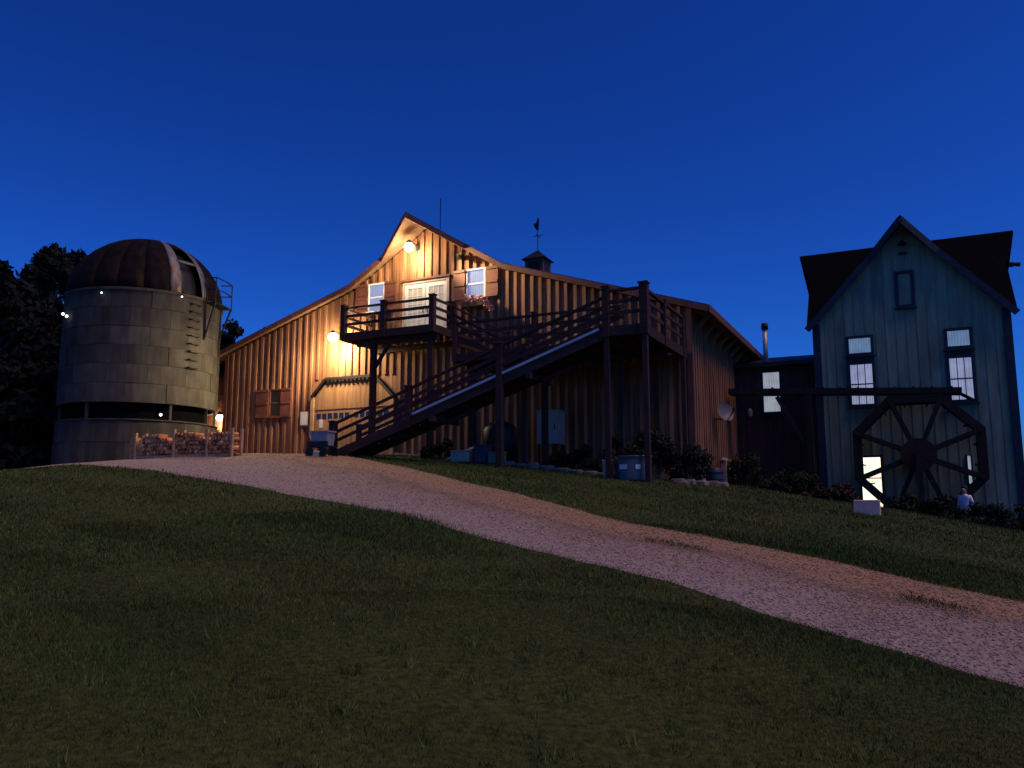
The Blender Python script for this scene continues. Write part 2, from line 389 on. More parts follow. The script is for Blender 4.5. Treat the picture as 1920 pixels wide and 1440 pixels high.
# ------------------------------------------------------------------ barn
SB, ZB, SE, ZE, ZA = 3.6, 10.36, 10.6, 8.15, 12.55        # roof break, eave and apex on the facade
def roofz(s):
    a = abs(s)
    return ZA+(ZB-ZA)*a/SB if a < SB else ZB+(ZE-ZB)*(a-SB)/(SE-SB)
barn = thing('barn', 'large brown board and batten barn with broken pitch roof and lit gable', 'barn', 0, 0, 3.0)
def gbase(s, t=0): return G(s, t) - .25
# openings on the front: s0, s1, z0, z1
OPEN = [(-1.12, 1.12, 8.0, 10.4), (-2.85, -1.95, 9.28, 10.52), (1.82, 2.76, 9.3, 10.56), (-8.0, -7.3, 5.12, 6.36), (-5.5, -1.5, 3.0, 6.62)]
def segs(s, z0, z1):
    out = [(z0, z1)]
    for a, b, c, d in OPEN:
        if a-.03 < s < b+.03:
            nw = []
            for u, v in out:
                if d <= u or c >= v: nw.append((u, v)); continue
                if c > u: nw.append((u, c))
                if d < v: nw.append((d, v))
            out = nw
    return [q for q in out if q[1]-q[0] > .08]
wall = part('wall', MB().prism([(-SE+.02, 2.0), (SE-.02, 1.2), (SE-.02, ZE-.1), (SB, ZB-.1), (0, ZA-.1), (-SB, ZB-.1), (-SE+.02, ZE-.1)], 'y', .06, .2), 'siding', barn)
NB = 61; bw = 2*SE/NB
for k in range(NB):
    a = -SE+k*bw; b = a+bw; mid = (a+b)/2
    poly = [(a+.006, gbase(mid)), (b-.006, gbase(mid)), (b-.006, roofz(b)-.04), (a+.006, roofz(a)-.04)]
    if a < 0 < b: poly = poly[:3] + [(0, ZA-.04)] + poly[3:]
    part('board', MB().prism(poly, 'y', random.uniform(-.004, .004), .055), 'siding', wall)
for k in range(1, NB):
    s = -SE+k*bw+random.uniform(-.012, .012); w = .062+random.uniform(-.006, .006)
    for u, v in segs(s, gbase(s), roofz(s)-.06):
        part('batten', MB().box(s-w, s+w, -.055+random.uniform(-.006, .006), -.006, u, v), 'siding', wall)
for sg in (-1, 1):
    part('corner_board', MB().box(sg*SE-.1, sg*SE+.1, -.06, -.004, gbase(sg*SE), ZE-.05), 'trim_red', barn)
# side walls, rear wall
DEP = 20.0
side = part('side_wall', MB().box(SE-.12, SE-.005, .02, DEP, .2, ZE-.05), 'siding', barn)
m = MB()
for k in range(1, 57): m.box(SE-.004, SE+.04, k*.35-.05, k*.35+.05, .2, ZE-.08)
o = part('siding_battens', m, 'siding', barn); o['kind'] = 'stuff'
part('side_wall', MB().box(-SE+.005, -SE+.12, .22, DEP, 2.0, ZE-.05), 'siding', barn)
part('rear_wall', MB().prism([(-SE, 1.5), (SE, .2), (SE, ZE-.1), (SB, ZB-.1), (0, ZA-.1), (-SB, ZB-.1), (-SE, ZE-.1)], 'y', DEP, DEP+.1), 'siding', barn)
# roof: prow over the gable
OV, PR, PS = -.38, -1.62, 1.95
roof = None
for sg in (-1, 1):
    def z_(s): return roofz(s) + .16
    up = [(0, PR, z_(0)), (sg*PS, OV, z_(PS)), (sg*SB, OV, z_(SB)), (sg*SB, DEP+.5, z_(SB)), (0, DEP+.5, z_(0))]
    lo = [(sg*SB, OV, z_(SB)), (sg*(SE+.75), OV, z_(SE+.75)), (sg*(SE+.75), DEP+.5, z_(SE+.75)), (sg*SB, DEP+.5, z_(SB))]
    r1 = part('roof', MB().slab(up, .07), 'roof_metal', barn); roof = roof or r1
    r2 = part('roof', MB().slab(lo, .07), 'roof_metal', barn)
    part('soffit', MB().slab([(p[0], p[1]+.03, p[2]-.072) for p in up], .05), 'soffit', r1)
    part('soffit', MB().slab([(p[0], p[1]+.03, p[2]-.072) for p in lo], .05), 'soffit', r2)
    def rake(a, b, rt, hh=.2):
        part('rake_board', MB().beam((a[0], a[1]-.02, a[2]-.14), (b[0], b[1]-.02, b[2]-.14), .05, hh), 'trim_red', rt)
    rake(up[0], up[1], r1); rake(up[1], up[2], r1); rake(lo[0], lo[1], r2)
    part('eave_board', MB().box(sg*(SE+.76), sg*(SE+.80), OV, DEP+.5, z_(SE+.75)-.26, z_(SE+.75)-.01), 'trim_red', r2)
    if sg > 0:
        for k in range(9):
            tq = .6+k*1.2
            part('eave_bracket', MB().beam((SE+.05, tq, ZE-.75), (SE+.65, tq, ZE-.12), .09, .12), 'soffit', r2)
# windows with shutters
def window(parent, s0, s1, z0, z1, y, pane_m, frame_m, fw=.07, bars=1, vbars=0, depth=.07, sill=True):
    fr = MB().box(s0-fw, s1+fw, y-depth, y, z1, z1+fw).box(s0-fw, s0, y-depth, y, z0, z1).box(s1, s1+fw, y-depth, y, z0, z1).box(s0-fw, s1+fw, y-depth, y, z0-fw, z0)
    w = part('window', fr, frame_m, parent)
    part('pane', MB().box(s0+.002, s1-.002, y-depth*.45, y-depth*.25, z0+.002, z1-.002), pane_m, w)
    for k in range(bars):
        z = z0+(z1-z0)*(k+1)/(bars+1)
        part('sash_bar', MB().box(s0+.003, s1-.003, y-depth*.8, y-depth*.5, z-.025, z+.025), frame_m, w)
    for k in range(vbars):
        s = s0+(s1-s0)*(k+1)/(vbars+1)
        part('muntin', MB().box(s-.015, s+.015, y-depth*.72, y-depth*.52, z0+.003, z1-.003), frame_m, w)
    if sill: part('sill', MB().box(s0-fw-.05, s1+fw+.05, y-depth-.06, y-.001, z0-fw-.06, z0-fw-.002), frame_m, w)
    return w
def shutter(w, s0, s1, z0, z1, y):
    sh = part('shutter', MB().box(s0, s1, y-.04, y, z0, z1), 'shutter', w)
    for z in (z0+.06, (z0+z1)/2, z1-.06):
        m = MB().box(s0+.02, s1-.02, y-.062, y-.042, z-.05, z+.05)
        b_ = BASE[w.name]
        o = bpy.data.objects.new('shutter_rail', m.mesh('shutter_rail', 'shutter', b_)); link(o, w)
for (s0, s1, z0, z1) in ((-2.76, -2.06, 9.36, 10.44), (1.92, 2.66, 9.38, 10.48)):
    w = window(barn, s0, s1, z0, z1, -.01, 'win_blue', 'white_paint', .06)
    shutter(w, s0-.62, s0-.09, z0-.05, z1+.06, -.062); shutter(w, s1+.09, s1+.62, z0-.05, z1+.06, -.062)
w = window(barn, -7.92, -7.40, 5.18, 6.30, -.01, 'pane', 'shutter', .05)
shutter(w, -8.72, -8.0, 5.10, 6.36, -.062); shutter(w, -7.32, -6.74, 5.10, 6.36, -.062)
# upper french doors
fd = part('door_frame', MB().box(-1.10, -.99, -.09, -.008, 8.05, 10.25).box(.99, 1.10, -.09, -.008, 8.05, 10.25).box(-1.10, 1.10, -.09, -.008, 10.25, 10.36), 'cream', barn)
part('head_board', MB().box(-1.14, 1.14, -.13, -.008, 10.37, 10.45), 'trim_red', fd)
for sg in (-1, 1):
    a, b = (-.98, -.012) if sg < 0 else (.012, .98)
    lf = part('door', MB().box(a, a+.14, -.07, -.02, 8.07, 10.24).box(b-.14, b, -.07, -.02, 8.07, 10.24).box(a+.14, b-.14, -.07, -.02, 8.07, 8.42).box(a+.14, b-.14, -.07, -.02, 10.06, 10.24), 'white_paint', barn)
    part('pane', MB().box(a+.142, b-.142, -.045, -.03, 8.422, 10.058), 'win_door', lf)
    mm = MB()
    for k in range(1, 5): z = 8.42+k*(10.06-8.42)/5; mm.box(a+.143, b-.143, -.062, -.048, z-.014, z+.014)
    for k in (1, 2): s = a+.14+(b-a-.28)*k/3; mm.box(s-.012, s+.012, -.066, -.05, 8.423, 10.057)
    part('muntin', mm, 'white_paint', lf)
    part('handle', MB().beam((sg*.1, -.10, 9.0), (sg*.1, -.10, 9.25), .02, .03).box(sg*.1-.01, sg*.1+.01, -.10, -.07, 9.02, 9.04), 'dark_metal', lf)
# entrance: clipped-corner plank doors below a dark hood
hood_pts = [(-5.58, 5.86), (-4.86, 6.60), (-2.36, 6.60), (-1.44, 5.70)]
def ztop(s):
    for (a, za), (b, zb) in zip(hood_pts, hood_pts[1:]):
        if a <= s <= b: return za+(zb-za)*(s-a)/(b-a)
    return 5.7
ent = part('entrance', MB().prism([(-5.44, 3.2), (-1.56, 3.2), (-1.56, 5.72), (-2.4, 6.5), (-4.82, 6.5), (-5.44, 5.86)], 'y', -.05, -.008), 'door_wood', barn)
for k in range(18):
    a = -5.43+k*.2153; b = a+.2153
    part('plank', MB().prism([(a+.004, 5.32), (b-.004, 5.32), (b-.004, min(ztop(b), 6.46)-.10), (a+.004, min(ztop(a), 6.46)-.10)], 'y', -.075, -.052), 'door_wood', ent)
for q in range(2):
    a0 = -5.42 if q == 0 else -3.48
    lf = part('door', MB().box(a0, a0+1.92, -.07, -.052, 3.25, 5.22), 'door_wood', barn)
    for k in range(8):
        part('plank', MB().box(a0+.01+k*.2375, a0+.24+k*.2375, -.085, -.072, 3.26, 4.86), 'door_wood', lf)
    for k in range(6):
        part('light', MB().box(a0+.10+k*.295, a0+.32+k*.295, -.078, -.072, 4.93, 5.15), 'pane', lf)
part('door_post', MB().box(-5.62, -5.46, -.14, -.008, 3.1, 5.88), 'pale_post', barn)
part('door_post', MB().box(-1.55, -1.40, -.14, -.008, 3.1, 5.68), 'pale_post', barn)
hd = MB()
for p, q in zip(hood_pts, hood_pts[1:]): hd.beam((p[0], -.12, p[1]), (q[0], -.12, q[1]), .11, .12)
hood = part('hood', hd, 'dark_metal', barn)
for k in range(12):
    s = -4.7+k*.2; part('hood_bracket', MB().box(s-.05, s+.05, -.17, -.09, 6.45, 6.535), 'dark_metal', hood)
part('footing', MB().box(-SE-.05, -5.7, -.16, -.07, G(-8, 0)-.5, G(-8, 0)+.10), 'footing', barn)
part('footing', MB().prism([(-1.3, 2.4), (-1.3, 3.42), (SE+.05, 2.30), (SE+.05, 1.0)], 'y', -.14, -.07), 'footing', barn)
# cupola, weathervane, aerial
cp = part('cupola', MB().box(-.52, .52, 10.5, 11.54, 11.6, 14.12), 'trim_red', barn)
for sg in (-1, 1):
    part('louver', MB().box(-.33, .33, 10.48, 10.497, 13.2, 13.95), 'dark_metal', cp) if sg < 0 else part('louver', MB().box(.523, .54, 10.7, 11.34, 13.2, 13.95), 'dark_metal', cp)
part('cupola_roof', MB().add([(-.68, 10.34, 14.1), (.68, 10.34, 14.1), (.68, 11.7, 14.1), (-.68, 11.7, 14.1), (0, 11.02, 14.72)], [(0, 1, 4), (1, 2, 4), (2, 3, 4), (3, 0, 4), (3, 2, 1, 0)]), 'roof_metal', cp)
vane = MB().cyl((0, 11.02, 14.6), (0, 11.02, 16.45), .022, n=6).beam((-.28, 11.02, 15.5), (.28, 11.02, 15.5), .02, .03).beam((0, 10.74, 15.5), (0, 11.3, 15.5), .02, .03)
vane.prism([(.04, 15.80), (-.10, 15.86), (-.20, 16.02), (-.24, 16.22), (-.12, 16.20), (-.04, 16.34), (.02, 16.50), (.08, 16.42), (.06, 16.1)], 'y', 11.0, 11.04)
part('weathervane', vane, 'dark_metal', cp)
part('aerial', MB().cyl((0, 1.0, 12.5), (0, 1.0, 14.15), .018, n=5), 'dark_metal', roof)
part('floodlight', MB().box(1.55, 1.75, -.28, -.07, 11.0, 11.16).cyl((1.65, -.2, 11.08), (1.65, -.34, 10.98), .08, .1, 8), 'dark_metal', barn)
# low link wall between barn and silo
lw = thing('link_wall', 'short red plank wall lit by a lamp between silo and barn', 'wall', -11.6, .6, 3.0)
part('core', MB().box(-12.6, -10.62, .58, .70, 2.8, 7.3), 'trim_red', lw)
for k in range(8): part('plank', MB().box(-12.58+k*.245, -12.58+k*.245+.23, .55, .578, 2.8, 7.2), 'trim_red', lw)

# ------------------------------------------------------------------ deck, walkway and staircase
st = thing('deck_staircase', 'dark timber deck, walkway and long outdoor staircase built against the barn', 'staircase', 4, -3, 2.6)
D0, W0 = 8.0, 6.6
def post(s, t, z0, z1, w=.2, cap=True):
    p_ = part('post', MB().box(s-w/2, s+w/2, t-w/2, t+w/2, z0, z1), 'deck_wood', st)
    if cap: part('post_cap', MB().box(s-w/2-.025, s+w/2+.025, t-w/2-.025, t+w/2+.025, z1+.001, z1+.05), 'deck_wood', p_)
    return p_
def rails(p, q, hs=(.98, .66, .34), w=.05, h=.11):
    """p, q: floor-level ends (s, t, z)"""
    for i, hh in enumerate(hs):
        part('rail', MB().beam((p[0], p[1], p[2]+hh), (q[0], q[1], q[2]+hh), w if i else .12, h if i else .07), 'deck_wood', st)
def boards(s0, s1, t0, t1, z, along='s', bw_=.145):
    if along == 's':
        n = int((t1-t0)/bw_)
        for k in range(n):
            a = t0+k*(t1-t0)/n; part('deck_board', MB().box(s0, s1, a+.004, a+(t1-t0)/n-.004, z-.04, z+random.uniform(-.002, .002)), 'tread_wood', st)
def joists(s0, s1, t0, t1, z, step=.6):
    n = int((s1-s0)/step)
    for k in range(n+1):
        s = s0+.05+k*(s1-s0-.1)/n; part('joist', MB().box(s-.025, s+.025, t0+.06, t1-.06, z-.26, z-.043), 'deck_wood', st)
# upper deck
DL, DR, DF = -2.55, 1.62, -2.05
boards(DL, DR, DF, -.14, D0); joists(DL, DR, DF, -.12, D0)
part('fascia', MB().box(DL-.03, DR+.03, DF-.05, DF-.002, D0-.30, D0-.005), 'deck_wood', st)
part('fascia', MB().box(DR+.002, DR+.05, DF, -.1, D0-.30, D0-.005), 'deck_wood', st)
part('fascia', MB().box(DL-.05, DL-.002, DF, -.1, D0-.30, D0-.005), 'deck_wood', st)
part('beam', MB().box(DL+.5, DR, DF+.25, DF+.42, D0-.52, D0-.262), 'deck_wood', st)
part('ledger', MB().box(DL, DR, -.118, -.06, D0-.5, D0-.263), 'deck_wood', st)
for s in (DL+.05, -.62, 1.56): post(s, DF-.0, D0-.28, D0+1.08, .2)
post(1.58, -.78, D0-.28, D0+1.08, .2)
post(DL+.05, -.2, D0-.28, D0+1.08, .14)
rails((DL+.05, DF, D0), (-.62, DF, D0)); rails((-.62, DF, D0), (1.56, DF, D0)); rails((1.57, DF, D0), (1.58, -.78, D0)); rails((DL+.05, DF, D0), (DL+.05, -.15, D0))
post(-1.28, DF+.33, G(-1.3, -2)-.2, D0-.3, .2, False)
post(1.32, DF+.33, G(1.3, -2)-.2, D0-.3, .2, False)
part('brace', MB().beam((-1.28, DF+.33, 6.5), (-.55, DF+.33, 7.5), .09, .12), 'deck_wood', st)
# short flight from the deck down to the walkway
n = 8
for k in range(n):
    s = 1.70+k*.30; z = D0-(k+1)*(D0-W0)/(n+.0)
    part('tread', MB().box(s, s+.31, -.74, -.16, z-.04, z), 'tread_wood', st)
for t in (-.78, -.12): part('stringer', MB().beam((1.62, t, D0-.14), (4.1, t, W0-.06), .05, .26), 'deck_wood', st)
rails((1.58, -.78, D0), (4.1, -.78, W0)); post(4.1, -.78, W0-.2, W0+1.08, .14)
# walkway
boards(3.05, 10.45, -2.95, -.066, W0); joists(3.05, 10.45, -2.95, -.14, W0)
part('fascia', MB().box(3.0, 9.2, -3.0, -2.952, W0-.28, W0-.005), 'deck_wood', st)
part('fascia', MB().box(3.0, 3.048, -2.95, -.12, W0-.28, W0-.005), 'deck_wood', st)
part('beam', MB().box(3.1, 10.4, -2.2, -2.02, W0-.5, W0-.262), 'deck_wood', st)
rails((3.05, -2.95, W0), (6.1, -2.95, W0), (1.08, .74, .4)); rails((6.1, -2.95, W0), (9.25, -2.95, W0), (1.08, .74, .4)); rails((3.05, -2.95, W0), (3.05, -.9, W0), (1.08, .74, .4))
for s in (3.05, 6.1): post(s, -2.95, W0-.25, W0+1.15, .15)
for s in (3.3, 6.1, 8.8): post(s, -2.1, G(s, -2.1)-.2, W0-.3, .18, False)
# landing
boards(9.2, 10.5, -5.0, -2.96, W0); joists(9.2, 10.5, -5.0, -2.96, W0, .4)
part('fascia', MB().box(9.15, 10.6, -5.06, -5.002, W0-.30, W0-.005), 'deck_wood', st)
part('fascia', MB().box(10.502, 10.55, -5.0, -.2, W0-.30, W0-.005), 'deck_wood', st)
for s, w in ((9.36, .2), (10.52, .24)):
    post(s, -5.02, W0-.32, W0+1.16, w)
    post(s, -5.0, G(s, -5)-.2, W0-.322, .15, False)
post(10.5, -2.9, W0-.32, W0+1.1, .16); post(10.5, -.6, W0-.32, W0+1.1, .16); post(10.5, -.6, 1.6, W0-.322, .14, False)
rails((9.36, -5.02, W0), (10.52, -5.02, W0), (1.05, .72, .38)); rails((10.5, -5.0, W0), (10.5, -2.9, W0), (1.05, .72, .38)); rails((10.5, -2.9, W0), (10.5, -.6, W0), (1.05, .72, .38))
# main flight
def sz(s): return 5.37+.343*(s-5.87)
S0, S1 = -.55, 9.2
nst = 23
for k in range(nst):
    s = S0+.1+k*(S1-S0-.1)/nst; z = sz(s+.3)-.02
    td = part('tread', MB().box(s, s+.40, -4.93, -3.65, z-.045, z), 'tread_wood', st)
    part('riser', MB().box(s+.005, s+.03, -4.92, -3.66, z-.19, z-.047), 'tread_wood', td)
for t in (-5.0, -3.6):
    sr = part('stringer', MB().beam((S0, t, sz(S0)-.15), (S1, t, sz(S1)-.15), .07, .30), 'deck_wood', st)
    if t < -4: part('metal_edge', MB().beam((2.7, t, sz(2.7)+.035), (S1-.05, t, sz(S1-.05)+.035), .18, .075), 'galv', sr, label='bright metal strip along the stair edge')
PS_ = (-.5, 2.53, 5.87)
for s in PS_:
    zb = G(s, -5)-.2 if s != 2.53 else sz(s)-.34
    post(s, -5.02, zb, sz(s)+1.0, .2 if s > 0 else .22)
for s in (-.5, 2.6, 6.05): post(s, -3.58, G(s, -3.6)-.2 if s != 2.6 else sz(s)-.34, sz(s)+1.0, .15)
for t, ss in ((-5.02, (-.5, 2.53, 5.87, 9.36)), (-3.58, (-.5, 2.6, 6.05, 9.36))):
    for a, b in zip(ss, ss[1:]): rails((a, t, sz(a)), (b, t, sz(b)), (.93, .62, .32), .05, .10)
for s in (3.5, 6.9): 
    part('cross_beam', MB().box(s-.08, s+.08, -5.2, -3.4, sz(s)-.52, sz(s)-.34), 'deck_wood', st)
    part('brace', MB().beam((s+.1, -4.3, sz(s)-.5), (s+1.1, -4.3, sz(s+1.1)-.5), .1, .12), 'deck_wood', st)

# ------------------------------------------------------------------ link building
lb = thing('link_building', 'low dark brown building between barn and mill with a stove pipe', 'building', 12.3, 8, 1.0)
LT = 8.0
lwl = part('wall', MB().box(10.62, 14.3, LT, LT+.15, .3, 7.25), 'link_siding', lb)
for k in range(10):
    a = 10.62+k*.37; part('board', MB().box(a+.006, a+.364, LT-.03, LT-.002, .3, 7.2), 'link_siding', lwl)
part('wall', MB().box(10.62, 14.3, LT+5, LT+5.15, .3, 7.25), 'link_siding', lb)
lr = part('roof', MB().slab([(10.6, LT-.45, 7.22), (14.0, LT-.45, 7.22), (14.0, LT+2.7, 7.95), (10.6, LT+2.7, 7.95)], .1), 'roof_metal', lb)
part('roof', MB().slab([(10.6, LT+2.7, 7.95), (14.0, LT+2.7, 7.95), (14.0, LT+5.6, 7.22), (10.6, LT+5.6, 7.22)], .1), 'roof_metal', lb)
part('gutter', MB().box(10.65, 14.0, LT-.56, LT-.452, 7.08, 7.24), 'roof_metal', lr)
part('stove_pipe', MB().cyl((11.82, LT+.6, 7.2), (11.82, LT+.6, 8.85), .10, n=14), 'galv', lr, True)
part('pipe_cap', MB().cyl((11.82, LT+.6, 8.852), (11.82, LT+.6, 9.12), .15, .13, 14), 'dark_metal', lr, True)
w = window(lb, 11.76, 12.42, 5.2, 6.86, LT-.03, 'win_pale', 'navy_trim', .09, 1)
part('brick_edge', MB().box(11.52, 11.66, LT-.07, LT-.032, 6.2, 6.9), 'shutter', w)
lt = thing('wall_lantern', 'small pale unlit lantern on the dark link building wall', 'lantern', 11.2, LT-.15, 5.0)
part('bracket', MB().box(11.18, 11.22, LT-.15, LT-.031, 5.32, 5.36).box(11.15, 11.25, LT-.05, LT-.031, 5.2, 5.45), 'dark_metal', lt)
part('shade', MB().lathe([(.03, .0), (.09, .04), (.11, .26), (.02, .36), (.0, .37)], (11.2, LT-.2, 5.02), 8), 'cream', lt)

# ------------------------------------------------------------------ mill
MT, ML, MR, MC = 7.0, 14.05, 20.65, 17.35
ME, MA = 8.6, 12.2                                        # eave and apex of the wall
MD = 6.6
mill = thing('mill', 'tall grey green mill building with dark cross gabled roof', 'building', MC, MT, .4)
ks = (MA-ME)/(MR-MC)
def mz(s): return MA-ks*abs(s-MC)
mw = part('wall', MB().prism([(ML, -.4), (MR, -.8), (MR, ME), (MC, MA), (ML, ME)], 'y', MT+.04, MT+.2), 'mill_siding', mill)
part('wall', MB().box(ML, ML+.15, MT+.2, MT+MD, -.5, ME), 'mill_siding', mill)
part('wall', MB().box(MR-.15, MR, MT+.2, MT+MD, -.8, ME), 'mill_siding', mill)
part('wall', MB().prism([(ML, -.4), (MR, -.8), (MR, ME), (MC, MA), (ML, ME)], 'y', MT+MD, MT+MD+.15), 'mill_siding', mill)
for sg, sx in ((-1, ML), (1, MR)):
    part('gable', MB().prism([(MT+.2, ME), (MT+MD, ME), (MT+MD/2, MA)], 'x', sx, sx-sg*.12), 'mill_siding', mill)
MOPEN = [(15.12, 16.14, 7.14, 7.98), (15.12, 16.14, 5.1, 6.92), (18.56, 19.52, 7.14, 7.98), (18.56, 19.52, 5.1, 6.92), (17.0, 17.7, 8.9, 10.4), (15.36, 16.18, .2, 3.25)]
nb = 18; bw = (MR-ML)/nb
for k in range(nb):
    a = ML+k*bw; b = a+bw
    poly = [(a+.004, -.6), (b-.004, -.6), (b-.004, mz(b)-.03), (a+.004, mz(a)-.03)]
    part('board', MB().prism(poly, 'y', MT, MT+.038), 'mill_siding', mw)
OPEN_BARN = OPEN; OPEN = MOPEN
for k in range(1, nb):
    s = ML+k*bw
    for u, v in segs(s, -.5, mz(s)-.05):
        part('batten', MB().box(s-.03, s+.03, MT-.018, MT-.002, u, v), 'mill_siding', mw)
OPEN = OPEN_BARN
for s in (ML, MR): part('corner_board', MB().box(s-.14, s+.14, MT-.05, MT-.001, -.6, ME-.05), 'navy_trim', mill)
# cross gabled roof, ridges run past the walls in small prows
RZ = .2; ov = .32; prw = .85; rc = MT+MD/2
fl, frr, bk = ML-ov, MR+ov, MT+MD+ov
fo = MT-.30; fp = MT-.75
def zf(s): return mz(s)+RZ
def zd(t): return MA-ks*abs(t-rc)+RZ
rl = part('roof', MB().slab([(MC, fp, zf(MC)), (MC+1.2, fo, zf(MC+1.2)), (frr, fo, zf(frr)), (MC, rc, zf(MC))], .12), 'mill_roof', mill)
part('roof', MB().slab([(MC, fp, zf(MC)), (MC, rc, zf(MC)), (fl, fo, zf(fl)), (MC-1.2, fo, zf(MC-1.2))], .12), 'mill_roof', mill)
part('roof', MB().slab([(MC, rc, zf(MC)), (fl, fo, zd(fo)), (fl, rc-1.5, zd(rc-1.5)), (fl-.5, rc, zd(rc))], .12), 'mill_roof', mill)
part('roof', MB().slab([(MC, rc, zf(MC)), (frr+.5, rc, zd(rc)), (frr, rc-1.5, zd(rc-1.5)), (frr, fo, zd(fo))], .12), 'mill_roof', mill)
part('roof', MB().slab([(fl-.5, rc, zd(rc)), (fl, bk, zd(bk)), (frr, bk, zd(bk)), (frr+.5, rc, zd(rc))], .12), 'mill_roof', mill)
for sg in (-1, 1):
    part('rake_board', MB().beam((MC, fp-.02, zf(MC)-.17), (MC+sg*1.2, fo-.02, zf(MC+1.2)-.17), .05, .24), 'navy_trim', rl)
    part('rake_board', MB().beam((MC+sg*1.2, fo-.02, zf(MC+1.2)-.17), (MC+sg*(frr-MC), fo-.02, zf(frr)-.17), .05, .24), 'navy_trim', rl)
for s0, s1 in ((15.24, 16.02), (18.68, 19.40)):
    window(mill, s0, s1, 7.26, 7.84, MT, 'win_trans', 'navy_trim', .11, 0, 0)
    w = window(mill, s0, s1, 5.24, 6.80, MT, 'win_cool', 'navy_trim', .12, 1, 2)
    part('blind_panel', MB().box(s0-.11, s1+.11, MT-.05, MT-.002, 6.93, 7.14), 'link_siding', w)
w = window(mill, 17.13, 17.57, 9.02, 10.24, MT, 'mill_siding', 'navy_trim', .12, 0, 0)
d_ = part('door', MB().box(15.36, 15.43, MT-.07, MT, .2, 3.25).box(16.11, 16.18, MT-.07, MT, .2, 3.25).box(15.36, 16.18, MT-.07, MT, 3.17, 3.25), 'navy_trim', mill)
part('pane', MB().box(15.432, 16.108, MT-.04, MT-.02, .9, 3.168), 'win_warm', d_)
part('sash_bar', MB().box(15.432, 16.108, MT-.055, MT-.042, 2.36, 2.40), 'cream', d_)
sl = part('slit_window', MB().box(18.98, 19.03, MT-.05, MT, 1.9, 3.2).box(19.13, 19.18, MT-.05, MT, 1.9, 3.2), 'navy_trim', mill)
part('pane', MB().box(19.032, 19.128, MT-.03, MT-.01, 1.9, 3.15), 'win_pale', sl)
part('gooseneck_lamp', MB().cyl((17.37, MT, 11.35), (17.37, MT-.3, 11.45), .02, n=6).lathe([(.03, .1), (.16, -.02), (.17, -.06)], (17.37, MT-.32, 11.4), 12).box(17.22, 17.52, MT-.08, MT, 11.02, 11.1), 'dark_metal', mill)
part('eave_light', MB().box(21.05, 21.2, rc-1.6, rc-1.45, 10.52, 10.68).cyl((21.2, rc-1.55, 10.6), (21.42, rc-1.6, 10.55), .07, .09, 8), 'dark_metal', mill)

# ------------------------------------------------------------------ flume and water wheel
fm = thing('flume', 'long dark wooden flume running from the barn side to the water wheel', 'flume', 14, 6, .9)
f0, f1 = (10.75, 6.0, 5.86), (18.95, 6.0, 5.44)
part('trough_floor', MB().beam((f0[0], 6.0, f0[2]-.1), (f1[0], 6.0, f1[2]-.1), .70, .04), 'wheel_wood', fm)
for t in (5.66, 6.34): part('trough_side', MB().beam((f0[0], t, f0[2]), (f1[0], t, f1[2]), .05, .22), 'wheel_wood', fm)
for s in (13.75, ):
    z = f0[2]+(f1[2]-f0[2])*(s-f0[0])/(f1[0]-f0[0])
    for t in (5.7, 6.3):
        part('post', MB().box(s-.12, s+.12, t-.12, t+.12, G(s, t)-.2, z-.13), 'wheel_wood', fm)
        part('brace', MB().beam((s-.08, t, 3.5), (s-1.15, t, z-.16), .14, .16), 'wheel_wood', fm)
part('spout', MB().beam((18.9, 6.0, 5.36), (19.3, 6.0, 5.1), .6, .05), 'wheel_wood', fm)
for k in range(13):
    s = 11.2+k*.62; z = f0[2]+(f1[2]-f0[2])*(s-f0[0])/(f1[0]-f0[0])
    part('clamp', MB().box(s-.03, s+.03, 5.60, 6.40, z+.112, z+.15), 'wheel_wood', fm)
wh = thing('water_wheel', 'big dark octagonal wooden water wheel in front of the mill', 'water wheel', 17.42, 6, .9)
hc = (17.42, 3.18)
def wp(a, r): return (hc[0]+r*math.sin(a), hc[1]+r*math.cos(a))
RO = 2.34
for t in (5.58, 6.42):
    rp_ = []
    for k in range(8):
        a0 = R(22.5+45*k); a1 = R(22.5+45*(k+1))
        p = [wp(a0, RO), wp(a1, RO), wp(a1, RO-.30), wp(a0, RO-.30)]
        part('rim_board', MB().prism(p, 'y', t-.04, t+.04), 'wheel_wood', wh)
    for k in range(8):
        a = R(22.5+45*k); p = wp(a, .3); q = wp(a, RO-.1)
        part('spoke', MB().beam((p[0], t-.05 if t < 6 else t+.05, p[1]), (q[0], t-.05 if t < 6 else t+.05, q[1]), .16, .09, (0, 1, 0)), 'wheel_wood', wh)
    part('hub_plate', MB().prism([wp(R(22.5+45*k), .62) for k in range(8)], 'y', t-.11 if t < 6 else t+.11, t-.17 if t < 6 else t+.17), 'wheel_red', wh)
for k in range(16):
    a = R(22.5*k+11.25); r_ = RO*math.cos(R(22.5))/math.cos(((math.degrees(a)-22.5+22.5) % 45-22.5)*math.pi/180) if False else 2.12
    p = wp(a, r_-.30); q = wp(a+.08, r_)
    part('paddle', MB().beam((p[0], 6.0, p[1]), (q[0], 6.0, q[1]), .74, .035, (math.cos(a), 0, -math.sin(a))), 'wheel_wood', wh)
part('axle', MB().cyl((hc[0], 5.1, hc[1]), (hc[0], MT-.002, hc[1]), .12, n=14), 'dark_metal', wh)
part('bearing_post', MB().beam((hc[0], 5.2, G(17.4, 5.2)-.2), (hc[0], 5.2, hc[1]-.13), .2, .2), 'wheel_wood', wh)

